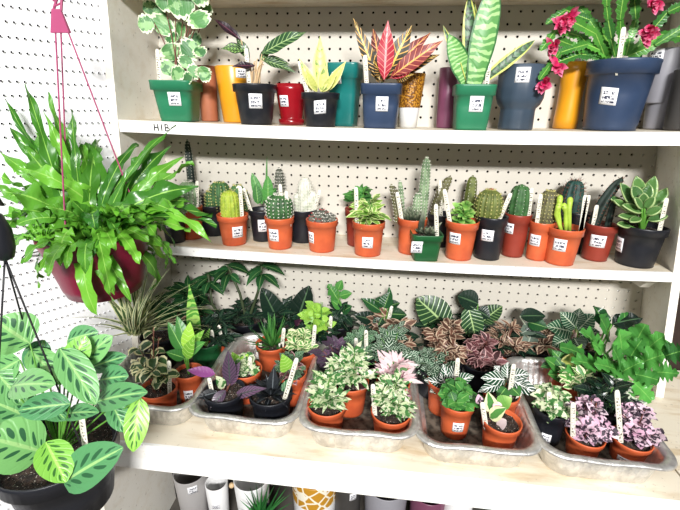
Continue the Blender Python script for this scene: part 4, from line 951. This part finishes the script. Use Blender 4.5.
for (x, y, d) in list(tips_)+[(x_+R.uniform(-14, 14), y_+R.uniform(-6, 14), d_-.03) for x_, y_, d_ in tips_ if x_ > 85]:
    e = P.W(x, y, d); b = V(P.W(138+R.uniform(-6, 6), 340+R.uniform(-5, 8))[0], R.uniform(-.01, .01), P.top+.01); dv = e-b; Ln = np.linalg.norm(dv); bd = R.uniform(.3, .9)
    n0 = nrm(V(0, 0, 1)-nrm(dv)*nrm(dv)[2]) if abs(nrm(dv)[2]) < .97 else V(0, -1, 0)
    if abs(nrm(dv)[2]) > .8: n0 = nrm(TOCAM(P.O)*.6+V(0, 0, .3)); n0 = nrm(n0-nrm(dv)*(n0@nrm(dv)))
    d0 = nrm(dv)*math.cos(bd/2)+n0*math.sin(bd/2)
    leaf(mb, b, d0, n0*math.cos(bd/2)-nrm(dv)*math.sin(bd/2), Ln*(1+bd*bd/24), R.uniform(.012, .018), 'blade', bd, .3, 12, 2)
mb.build('foliage', L['dracaena'], P.root)
P = PR('potted_spear_plant', 'single tall bright banded spear leaf rising from a dark green pot', 'green2', 206, -.22, .085, .075, tag=((213, 350, 212, 330),))
leaves(P, None, [('spear', 197, 352, 0, 189, 284, .01, 13, 'lance'), ('spear', 200, 354, -.01, 210, 328, -.02, 9, 'lance')], bend=.1)
P = PR('potted_foliage_plant', 'plant with pale yellow-green pointed leaves in front of the fine-striped broad leaves', 'orange', 566, -.22, .085, .07, tag=((552, 378, 551, 366),))
leaves(P, None, [('lime', 566, 372, 0, 582, 344, 0, 14, 'lance'), ('snake_y', 564, 370, -.01, 574, 352, -.02, 12, 'lance'), ('lime', 570, 376, -.02, 590, 362, -.03, 12, 'lance'), ('mid', 562, 372, 0, 545, 358, -.02, 16, 'ovate'), ('mid', 560, 376, -.02, 548, 374, -.03, 15, 'ovate'), ('mid', 566, 366, .0, 552, 350, .01, 14, 'ovate')])
bush(P, L['mid'], 30, .03, .018, .03, .04, name='lower_leaves')
P = PR('potted_peperomia', 'small cream and green leaved bush in an orange pot behind the middle tray', 'orange', 312, -.215, .085, .068, tag=((332, 352, 329, 326),))
bush(P, L['creamgreen'], 110, .018, .012, hgt_to(P, 333), .042, 'round', bend=.4, nseg=4)
P = PR('potted_aloe', 'spiky aloe-like green plant in an orange pot with tags on either side', 'orange', 277, -.2, .082, .068, tag=((259, 358, 260, 343), (281, 356, 284, 328), (293, 356, 287, 344)))
rosette(P, L['mid'], 42, .085, .012, 'blade', .1, 1.5, -.25, .3, 6, 2); 
P = PR('potted_foliage_plant', 'bronze pink small-leaved plant below the tall dark round-leaved plant', 'black', 478, -.2, .085, .07)
bush(P, L['brownpink'], 90, .028, .014, hgt_to(P, 340), .05, 'ovate', 'stemr')
P = PR('potted_philodendron', 'large glossy lobed philodendron spreading over the right end of the bottom shelf', 'black', 624, -.2, .12, .09)
spec = []
for (x, y, w, d) in ((590, 338, 20, -.01), (604, 326, 17, .01), (640, 334, 18, 0), (655, 342, 17, -.01), (584, 384, 20, -.05), (600, 392, 20, -.06), (614, 384, 22, -.06), (632, 366, 20, -.04), (652, 358, 22, -.04), (666, 372, 19, -.05), (676, 352, 19, -.05), (642, 390, 18, -.06), (584, 362, 18, -.04), (624, 324, 17, .02), (600, 350, 18, -.02),
                     (620, 342, 20, -.02), (662, 350, 18, -.02), (606, 366, 20, -.05), (572, 350, 15, -.02), (628, 398, 17, -.06), (574, 374, 16, -.05), (646, 376, 19, -.05), (636, 348, 18, -.03), (616, 356, 17, -.04)):
    dx, dy = x-622, y-372; l_ = math.hypot(dx, dy); k_ = 13; x0, y0 = x-dx/l_*k_, y-dy/l_*k_
    spec.append(('philo', x0, y0, d+.01, x+dx/l_*k_, y+dy/l_*k_+2, d-.01, w*1.05, 'lobed' if R.random() < .6 else 'zig'))
spec += [('dark', 606, 326, .02, 594, 306, .03, 16, 'ovate'), ('darkg', 612, 324, .01, 643, 318, 0, 18, 'ovate')]
leaves(P, None, spec, 'stemg', .0022, wave=.22, nseg=18, face=.5)
P = PR('potted_foliage_plant', 'grey-green bushy plant between the cane plant and the aloe-like plant', 'orange', 226, -.16, .08, .07, tag=((224, 345, 219, 325),))
bush(P, L['darkg'], 60, .04, .013, hgt_to(P, 318), .055, 'lance', 'stemd')
P = PR('potted_foliage_plant', 'frilly bronze brown bush below the broad green leaf', 'black', 441, -.16, .09, .07)
bush(P, L['bronze'], 110, .03, .014, hgt_to(P, 318), .055, 'ovate', 'stemr', wave=.25)
P = PR('potted_foliage_plant', 'brown bronze leaved bush between the dark glossy plant and the silver striped bush', 'black', 398, -.15, .085, .07)
bush(P, L['bronze'], 60, .035, .018, hgt_to(P, 322), .05, 'ovate', 'stemr')
P = PR('potted_syngonium', 'lime green arrow-leaved plant behind the white-flecked bush', 'orange', 318, -.12, .085, .072, tag=((329, 345, 331, 316),))
bush(P, L['lime'], 34, .03, .024, hgt_to(P, 299), .04, 'heart', bend=.6, face=.6, low=.35)
P = PR('potted_foliage_plant', 'pale pinkish narrow-leaved plant to the right of the tall dark round-leaved plant', 'orange', 505, -.12, .085, .07)
bush(P, L['bronze'], 70, .03, .009, hgt_to(P, 326), .045, 'lance', 'stemr', low=.3)
P = PR('potted_foliage_plant', 'plant with drooping grey velvet leaves on a thick grey stem', 'black', 540, -.1, .09, .08)
leaves(P, None, [('dark', 528, 322, 0, 548, 328, -.02, 16, 'ovate'), ('darkg', 520, 316, 0, 546, 316, .0, 16, 'ovate'), ('grey', 532, 332, 0, 526, 350, -.02, 16, 'ovate'), ('darkg', 522, 330, -.01, 548, 338, -.03, 9, 'ovate'), ('darkg', 518, 340, 0, 512, 318, .0, 6, 'lance'), ('grey', 536, 326, 0, 520, 334, -.02, 14, 'ovate')], 'stemw', .003)
P = PR('potted_zebra_plant', 'broad dark leaves with fine pale stripes at the back right of the bottom shelf', 'black', 575, -.1, .1, .085, tag=((552, 352, 555, 336),))
leaves(P, None, [('aphel', 572, 332, 0, 546, 326, -.01, 20, 'ovate'), ('aphel', 576, 328, 0, 560, 312, .01, 18, 'ovate'), ('aphel', 578, 330, 0, 594, 314, 0, 20, 'ovate'), ('aphel', 574, 338, -.02, 582, 352, -.05, 18, 'ovate'), ('aphel', 580, 336, -.01, 600, 332, -.03, 18, 'ovate'), ('aphel', 570, 338, -.02, 552, 346, -.04, 18, 'ovate'), ('aphel', 576, 326, 0, 580, 308, .02, 14, 'ovate')], 'stemg')
P = PR('potted_foliage_plant', 'dark leafy plant at the back left of the bottom shelf behind the banded spear plant', 'black', 186, -.09, .1, .08)
bush(P, L['dark'], 60, .06, .022, hgt_to(P, 284), .075, 'lance', 'stemd', bend=.7, face=.5)
P = PR('potted_prayer_plant', 'tall dark round-leaved plant on long pale stalks against the pegboard', 'black', 483, -.09, .1, .08)
leaves(P, None, [('darkg', 478, 304, 0, 458, 296, .01, 22, 'wide'), ('calathea_dark', 468, 306, -.01, 476, 340, -.03, 22, 'wide'), ('calathea_dark', 482, 322, 0, 502, 306, 0, 18, 'wide'), ('darkg', 477, 310, 0, 490, 318, -.02, 16, 'ovate')], 'stemg', .0022)
P = PR('potted_cane_plant', 'tall plant with bare dark canes and drooping leaves touching the second shelf', 'black', 246, -.07, .1, .085, tag=((224, 335, 222, 313),))
mb, st = MB(), MB()
for pts in (((248, 345), (246, 318), (240, 294), (228, 266)), ((249, 345), (250, 315), (258, 292), (262, 266)), ((243, 345), (226, 324), (212, 304), (208, 274))):
    q = [P.W(x, y, 0) for x, y in pts]; tube(st, q, .0048, .0035, 8); e = q[-1]
    for i in range(8):
        a = i*2.4; leaf(mb, e+V(0, 0, -.012*(i % 3)), (math.cos(a), math.sin(a)*.8-.2, .2-.1*i/8), (0, -.4, 1), R.uniform(.05, .075), .024, 'lance', 1.1, .2, 7, 2)
mb.build('foliage', L['dark'], P.root); st.build('cane', M['stemd'], P.root)
P = PR('potted_foliage_plant', 'dark glossy pointed-leaf plant against the pegboard, behind the grey-patterned plants', 'black', 384, -.07, .1, .08, tag=((386, 325, 392, 306),))
leaves(P, None, [('dark', 382, 312, 0, 361, 298, 0, 13, 'lance'), ('dark', 384, 308, 0, 390, 292, .01, 14, 'ovate'), ('darkg', 378, 322, 0, 354, 315, -.01, 15, 'ovate'), ('dark', 388, 314, 0, 407, 315, 0, 14, 'ovate'), ('darkg', 380, 328, -.01, 362, 330, -.02, 14, 'ovate'), ('dark', 388, 306, 0, 400, 303, 0, 10, 'ovate'), ('dark', 384, 304, .01, 374, 300, .0, 12, 'ovate'),
               ('darkg', 386, 322, -.01, 397, 326, -.03, 15, 'ovate'), ('dark', 382, 318, -.02, 376, 330, -.03, 14, 'ovate'), ('dark', 390, 304, .01, 389, 286, .02, 6, 'lance')])
P = PR('potted_calathea', 'one broad upright green leaf with dark blotches against the pegboard', 'black', 440, -.07, .1, .085)
leaves(P, None, [('calathea_dark', 448, 328, 0, 417, 298, .02, 34, 'wide'), ('dark', 446, 332, -.01, 428, 330, -.03, 18, 'ovate')], 'stemd')
P = PR('potted_foliage_plant', 'pair of huge purple-black striped leaves standing against the back, left of the lime plant', 'black', 288, -.06, .1, .085)
leaves(P, None, [('darkg', 292, 338, 0, 309, 286, .02, 26, 'wide'), ('darkg', 282, 330, 0, 262, 288, .0, 22, 'wide'), ('darkg', 285, 340, -.02, 268, 312, -.03, 20, 'ovate'), ('purpleback', 290, 342, -.02, 302, 318, -.03, 20, 'ovate'), ('darkg', 280, 345, 0, 250, 320, -.01, 18, 'ovate')], 'stemd')
P = PR('potted_ivy', 'slender green climbing plant standing against the pegboard above the lime plant', 'black', 340, -.05, .08, .08, tag=((340, 325, 341, 312),))
leaves(P, None, [('mid', 338, 300, 0, 328, 284, 0, 12, 'lobed'), ('mid', 340, 296, 0, 352, 293, 0, 10, 'ovate'), ('mid', 341, 308, 0, 331, 300, -.01, 10, 'ovate'), ('dark', 342, 312, 0, 352, 306, -.01, 11, 'ovate'), ('mid', 338, 290, 0, 342, 280, 0, 9, 'ovate'), ('dark', 339, 318, -.01, 328, 314, -.02, 11, 'ovate'), ('mid', 341, 322, 0, 350, 318, 0, 10, 'ovate'), ('dark', 340, 328, -.01, 332, 330, -.03, 12, 'ovate')])

# ================================================================== UNDER THE BOTTOM SHELF
ZD = -1.33
G4 = 'pots stored below the bottom shelf'
def knob(P, sgn=-1):
    mb = MB(); r = .0075; q = P.rt+.006; z = P.h*.86
    lathe(mb, [(max(.0002, r*math.sin(PI*k/10)), z-r*math.cos(PI*k/10)) for k in range(11)], 16, cx=sgn*q*.97, cy=-q*.25); mb.build('wooden_knob', M['bead'], P.root)
def PD(label, kind, mat, xc, ytop, wt, wb, Y, h=None, **k):
    return Pot('flower_pot', label, 'pot', kind, M[mat], xc, ytop, wt, wbot=wb, zs=ZD, Y='fit', hgt=h, fill=False, group=G4, **k)
PD('grey tapered pot with a small label, leftmost below the bottom shelf', 'plain', 'grey2', 191, 486, 34, 26, 0, 0.18, stick=((191, 491, 9, 9),))
PD('small white pot right of the grey tapered pot below the bottom shelf', 'plain', 'whiteglaze', 217, 492, 23, 19, 0, 0.15, stick=((214, 506, 8, 6),))
WP = PD('white pot behind the palm-like plant below the bottom shelf', 'plain', 'whiteglaze', 252, 492, 36, 28, 0, 0.18)
knob(WP)
P = Pot('flower_pot', 'mustard and white pot with pale leaf pattern below the bottom shelf', 'pot', 'plain', M['whiteglaze'], 315, 489, 46, wbot=40, zs=ZD, Y='fit', hgt=0.20, fill=False, group=G4)
mb = MB(); lathe(mb, [(P.prof_r(P.h*.62)+.0012, P.h*.62), (P.rt+.0014, P.h*.99), (P.rt+.0012, P.h+.0012), (P.rt-.001, P.h+.001)], 40); mb.build('patterned_band', M['band'], P.root); knob(P)
PD('black square-shouldered pot with a label between the mustard pot and the grey pot', 'plain', 'charcoal', 348, 488, 26, 24, 0, 0.20, stick=((353, 497, 7, 8),))
PD('large lilac grey pot in the middle below the bottom shelf', 'plain', 'grey', 386, 500, 44, 36, 0, 0.20)
PD('dark wine red pot right of the large lilac grey pot', 'plain', 'plum', 428, 505, 36, 30, 0, 0.19)
PD('pale grey pot at the right below the bottom shelf', 'plain', 'whiteglaze', 458, 506, 30, 26, 0, 0.20)
P = Pot('potted_palm', 'small dark palm-like plant below the bottom shelf in front of the white pot', 'potted plant', 'nursery', M['black'], 262, 530, 30, wbot=24, zs=ZD, Y='fit', hgt=0.13)
mb = MB()
for (x, y) in ((240, 500), (244, 492), (250, 487), (256, 484), (262, 483), (268, 484), (274, 485), (280, 486), (286, 488), (290, 494), (292, 502), (236, 510), (270, 480), (278, 492), (246, 498), (262, 490), (284, 496), (254, 494)):
    pleaf(mb, P, 262+R.uniform(-4, 4), 522, 0, x, y, R.uniform(-.03, .03), 4, 'blade', bend=.3)
mb.build('foliage', L['palm'], P.root)
# ================================================================== HANGING PLANTS
def hanging(name, label, cx, cy, D, wt, wb, h, mat, kind='tub'):
    c = at_depth(cx, cy, D); rt = wt/2*D/F; rb = wb/2*D/F
    root = empty(name, (c[0], c[1], c[2]-h), label, 'hanging plant'); P = Pot.__new__(Pot)
    P.rt, P.rb, P.h = rt, rb, h; P.O = V(c[0], c[1], c[2]-h); P.X, P.Y, P.z = P.O; P.xc = cx; P.kind = kind; P.rot = 0; P.top = h*.9; P.root = root
    make_pot(root, kind, rt, rb, h, mat); return P
P = hanging('hanging_fern', 'bright green strap-leaved fern in a burgundy pot hanging from a pink plastic hanger', 95, 232, .80, 98, 70, .125, M['burgundy'])
HP = P
# pink hanger
mb = MB(); hub = P.W(61, 33); w_ = .016
hexa(mb, [hub+V(-.017, -.003, 0), hub+V(.017, -.003, 0), hub+V(.017, .003, 0), hub+V(-.017, .003, 0), hub+V(-.008, -.002, .035), hub+V(.008, -.002, .035), hub+V(.008, .002, .035), hub+V(-.008, .002, .035)])
top = P.W(66, -30)
tube(mb, [hub+V(-.006, 0, .033), hub+V(.004, 0, .05), top+V(-.004, 0, 0)], .0022, seg=6); tube(mb, [hub+V(.008, 0, .033), hub+V(.013, 0, .05), top+V(.005, 0, 0)], .0022, seg=6)
for i in range(6):
    q = hub+V(.002+.0015*i, -.001, .04+.009*i); tube(mb, [q+V(-.006, 0, -.002), q+V(.008, 0, .003)], .0016, seg=5)
r = P.rt
for e, x0 in ((P.W(62, 224, -.06), -.010), (P.W(66, 214, .05), 0), (P.W(139, 212, .02), .014)):
    q = nrm(V(e[0], e[1], 0))*P.rt*.97; e = V(q[0] if x0 > .01 else e[0], q[1] if x0 > .01 else e[1], P.h*.97); tube(mb, arc(hub+V(x0, 0, 0), e, (0, 0, 0), 6), .0014, seg=5)
mb.build('hanger', M['pink'], P.root, smooth=False)
mb = MB()
spec = [(70, 215, 25, 70, 150, 14), (60, 210, 5, 105, 120, 14), (90, 200, 148, 117, 200, 13), (120, 190, 141, 95, 125, 14), (100, 215, 0, 205, 180, 15), (110, 205, 205, 182, 60, 18), (120, 210, 214, 240, 40, 16), (100, 205, 165, 245, 0, 15), (95, 205, 128, 285, 0, 14)]
fr = [  # base, tip (pixels), depth offsets, width
 (70, 200, 25, 80, .02, 14), (60, 195, 2, 95, .03, 15), (80, 195, 46, 110, .0, 14), (85, 190, 70, 108, .02, 13), (90, 190, 48, 90, .04, 12), (95, 200, 2, 175, -.04, 18), (90, 205, 0, 150, -.02, 18), (75, 205, 12, 125, .0, 22),
 (70, 210, 5, 230, -.04, 16), (60, 205, 2, 215, -.03, 16), (75, 190, 115, 250, -.09, 15), (100, 200, 130, 218, -.08, 16), (80, 165, 132, 220, -.09, 17), (85, 140, 130, 190, -.07, 14), (105, 185, 138, 138, .01, 14), (118, 190, 155, 145, .02, 16),
 (125, 185, 150, 108, .02, 13), (130, 190, 175, 168, .0, 22), (120, 195, 192, 190, -.03, 20), (135, 190, 198, 200, -.05, 15), (125, 205, 213, 240, -.06, 13), (110, 205, 175, 262, -.06, 14), (105, 200, 160, 240, -.07, 14), (90, 200, 112, 300, -.10, 13),
 (75, 205, 60, 265, -.09, 14), (95, 195, 32, 232, -.1, 16), (60, 195, 20, 200, -.05, 18), (80, 190, 40, 175, -.08, 24), (95, 180, 60, 150, -.06, 22), (100, 185, 90, 120, .03, 16), (108, 180, 120, 125, .03, 14), (95, 200, 140, 262, -.08, 12), (110, 195, 158, 150, .0, 16),
 (70, 180, 30, 140, -.02, 24), (85, 185, 82, 140, .0, 20), (60, 170, 35, 120, .02, 18), (110, 190, 165, 200, -.08, 16), (70, 195, 25, 240, -.1, 14), (100, 175, 128, 150, .03, 18), (120, 180, 150, 180, -.05, 20), (90, 195, 95, 228, -.11, 16), (55, 190, 0, 190, -.02, 18),
 (120, 175, 162, 178, .0, 18), (135, 180, 180, 215, -.04, 14), (80, 175, 10, 150, 0, 20), (60, 185, 15, 160, .01, 18), (112, 170, 140, 118, .02, 12), (88, 160, 62, 120, .03, 14), (70, 172, 92, 150, -.03, 22), (100, 190, 118, 232, -.1, 14)]
for (x0, y0, x1, y1, dy, w) in fr:
    low_ = y1 > 205
    if low_: dy = min(dy, -.02)-(.03 if 45 < x1 < 145 else 0)
    e = P.W(x1, y1, dy); b = V(P.W(x0, y0)[0]*.35+R.uniform(-.02, .02), R.uniform(-.03, .03), P.top+.005)
    if low_: h_ = nrm(V(e[0], e[1], 0)); b = h_*P.rt*.82+V(0, 0, P.h+R.uniform(.015, .05))
    dv = e-b; Ln = np.linalg.norm(dv); dn = nrm(dv); lift = R.uniform(.5, 1.0) if y1 < 160 else R.uniform(1.0, 1.7)
    n0 = nrm(V(0, 0, 1)*.8+TOCAM(P.O+e)*.6)
    if low_: n0 = nrm(V(0, 0, .5)+h_); n0 = nrm(n0-dn*(n0@dn)); bd = lift
    d0 = dn*math.cos(bd/2)+n0*math.sin(bd/2)
    leaf(mb, b, d0, n0*math.cos(bd/2)-dn*math.sin(bd/2), Ln*(1+bd*bd/24), w*(.92 if y1 > 130 else .7)*.8/F*R.uniform(.85, 1.3), 'strap', bd, .12, 20, 4, wave=.5, irr=.32, wfreq=24, twist=R.uniform(-.9, .9))
for i in range(26):
    a = R.uniform(0, 2*PI); e_ = R.uniform(-.1, 1.2); d = V(math.cos(a)*math.cos(e_), math.sin(a)*math.cos(e_), math.sin(e_)+.2)
    if d[0] < -.3 and d[1] > -.3 or d[1] > .3: d[0] = abs(d[0])*.5; d[1] *= .3
    leaf(mb, (d[0]*.02, d[1]*.02, P.top), d, (0, -.4, 1), R.uniform(.13, .2), R.uniform(.02, .032), 'strap', R.uniform(1.6, 2.8), .12, 14, 4, wave=.3, irr=.2, wfreq=20)
for i in range(13):     # over the rim
    a = R.uniform(-2.9, .2); d = nrm(V(math.cos(a), math.sin(a), R.uniform(.3, .9))); b = V(math.cos(a)*P.rt*.8, math.sin(a)*P.rt*.8, P.h+.004)
    leaf(mb, b, d, V(-math.cos(a)*d[2], -math.sin(a)*d[2], 1), R.uniform(.06, .11), R.uniform(.016, .026), 'strap', R.uniform(1.2, 2.2), .12, 12, 4, wave=.4, irr=.3, wfreq=18)
for i in range(50):     # inner crown
    a = R.uniform(0, 2*PI); d = nrm(V(math.cos(a), math.sin(a)*.7-.2, R.uniform(.1, 1))); b = V(d[0]*R.uniform(.01, .07), d[1]*R.uniform(.01, .07), P.top+R.uniform(.0, .06))
    leaf(mb, b, d, TOCAM(P.O+b)+V(0, 0, .6), R.uniform(.04, .075), R.uniform(.018, .03), 'strap', R.uniform(.4, 1.4), .12, 10, 4, wave=.3, irr=.25, wfreq=16)
mb.build('foliage', L['fern'], P.root)
# prayer plant, front left
P = hanging('hanging_prayer_plant', 'prayer plant with dark-blotched oval leaves in a black hanging pot at lower left', 57, 444, .655, 109, 78, .14, M['black'], 'nursery')
P.tag(95, 435, 92, 416, w=.01, dy=-.02)
ml = [('maranta', 60, 348, .0, 96, 404, -.03, 30), ('maranta_l', 72, 364, .0, 86, 336, .02, 24), ('maranta', 80, 362, .02, 112, 336, .04, 26), ('maranta', 12, 386, -.02, 54, 384, -.04, 32), ('maranta', 30, 344, .01, -6, 320, .0, 46), ('maranta', 30, 350, .03, 62, 384, .01, 26), ('maranta', 96, 402, .0, 146, 392, -.02, 28),
      ('maranta_l', 140, 398, .0, 133, 452, -.04, 23), ('maranta', 70, 404, -.03, 18, 410, -.05, 27), ('maranta', 66, 414, -.01, 98, 412, -.03, 18), ('maranta', 42, 452, -.04, -18, 436, -.07, 54), ('maranta_l', 46, 442, -.05, 66, 482, -.08, 33), ('maranta', 64, 482, -.07, 122, 448, -.05, 42), ('maranta', -4, 372, .01, 24, 404, .0, 30),
      ('maranta', 104, 396, .03, 138, 424, .02, 26), ('maranta', 90, 368, .04, 126, 356, .05, 20), ('maranta', 40, 396, .0, 66, 420, -.02, 26), ('maranta', 10, 420, .0, 36, 444, -.02, 28), ('maranta', 100, 380, .02, 128, 376, .02, 26), ('maranta', 30, 418, .02, -10, 400, .0, 40), ('maranta', 68, 340, .04, 98, 332, .05, 22), ('maranta', 20, 360, .03, -10, 378, .02, 34),
      ('maranta', 44, 340, .05, 30, 372, .03, 24), ('maranta', 112, 404, .0, 126, 432, -.02, 20)]
spec = [(a[0], *a[1:8], 'wide') for a in ml]
leaves(P, None, spec, 'stemg', .0014, bend=.45, fold=.14, face=.75, nseg=10)
mb = MB(); kn = P.W(5, 258)
for a in (2.4, 4.3, 5.9): tube(mb, arc(kn, V(P.rt*math.cos(a), P.rt*math.sin(a), P.h*.98), (0, 0, 0)), .0013, seg=5)
mb.build('cord', M['blackcord'], P.root)
mb = MB(); lathe(mb, [(.0005, .026), (.007, .022), (.0115, .006), (.011, -.012), (.008, -.022), (.0005, -.026)], 16); mb.v = [np.array(v)*1.35+kn+V(.0, 0, .03) for v in mb.v]; mb.build('hanger_knob', M['black'], P.root)
mb = MB(); tube(mb, [kn+V(0, 0, .05), kn+V(0, 0, .075), P.W(2, 205), P.W(-8, 190), P.W(-12, 60), P.W(-12, -60)], .003, seg=8); mb.build('hook', M['wire'], P.root)
# white wire hook in the left peg wall
mb = MB(); a = on_y(34, 252, -.28); 
for pts in (((22, 258), (26, 254), (36, 252), (42, 251)), ((22, 258), (24, 262), (26, 259)), ((30, 252), (32, 256), (38, 256), (42, 251))):
    tube(mb, [on_y(x, y, -.36)-on_y(34, 252, -.36) for x, y in pts], .0014, seg=5)
o = mb.build('peg_hook', M['wire'], None, tuple(on_y(34, 252, -.36))); tagp(o, 'dark wire hook on the white pegboard left of the burgundy pot', 'hook')

# ================================================================== LIGHT
def area(name, loc, target, sx, sy, power, col=(1, 1, 1)):
    l = bpy.data.lights.new(name, 'AREA'); l.shape = 'RECTANGLE'; l.size = sx; l.size_y = sy; l.energy = power; l.color = col
    o = bpy.data.objects.new(name, l); COL.objects.link(o); o.location = loc
    o.rotation_euler = (Vector(target)-Vector(loc)).to_track_quat('-Z', 'Y').to_euler(); return o
area('ceiling_light', (.75, -3.3, .93), (.3, 0, -.5), .9, .22, 185, (1, .99, .975))
area('ceiling_light', (-.2, -2.2, 1.6), (.3, 0, -.6), 1.4, .8, 26, (1, .99, .975))
w = bpy.data.worlds.new('room_light'); C.world = w; w.use_nodes = True; t = w.node_tree; bg = t.nodes['Background']
tc = t.nodes.new('ShaderNodeTexCoord'); sp = t.nodes.new('ShaderNodeSeparateXYZ'); rp = t.nodes.new('ShaderNodeValToRGB')
t.links.new(tc.outputs['Generated'], sp.inputs[0]); mr = t.nodes.new('ShaderNodeMapRange'); mr.inputs[1].default_value = -1; t.links.new(sp.outputs[2], mr.inputs[0])
t.links.new(mr.outputs[0], rp.inputs[0]); rp.color_ramp.elements[0].color = (.35, .34, .32, 1); rp.color_ramp.elements[1].color = (1, 1, 1, 1)
t.links.new(rp.outputs[0], bg.inputs[0]); bg.inputs[1].default_value = .2
C.view_settings.view_transform = 'Standard'; C.view_settings.look = 'None'; C.view_settings.gamma = 1; C.view_settings.exposure = 0
C.view_settings.use_curve_mapping = False
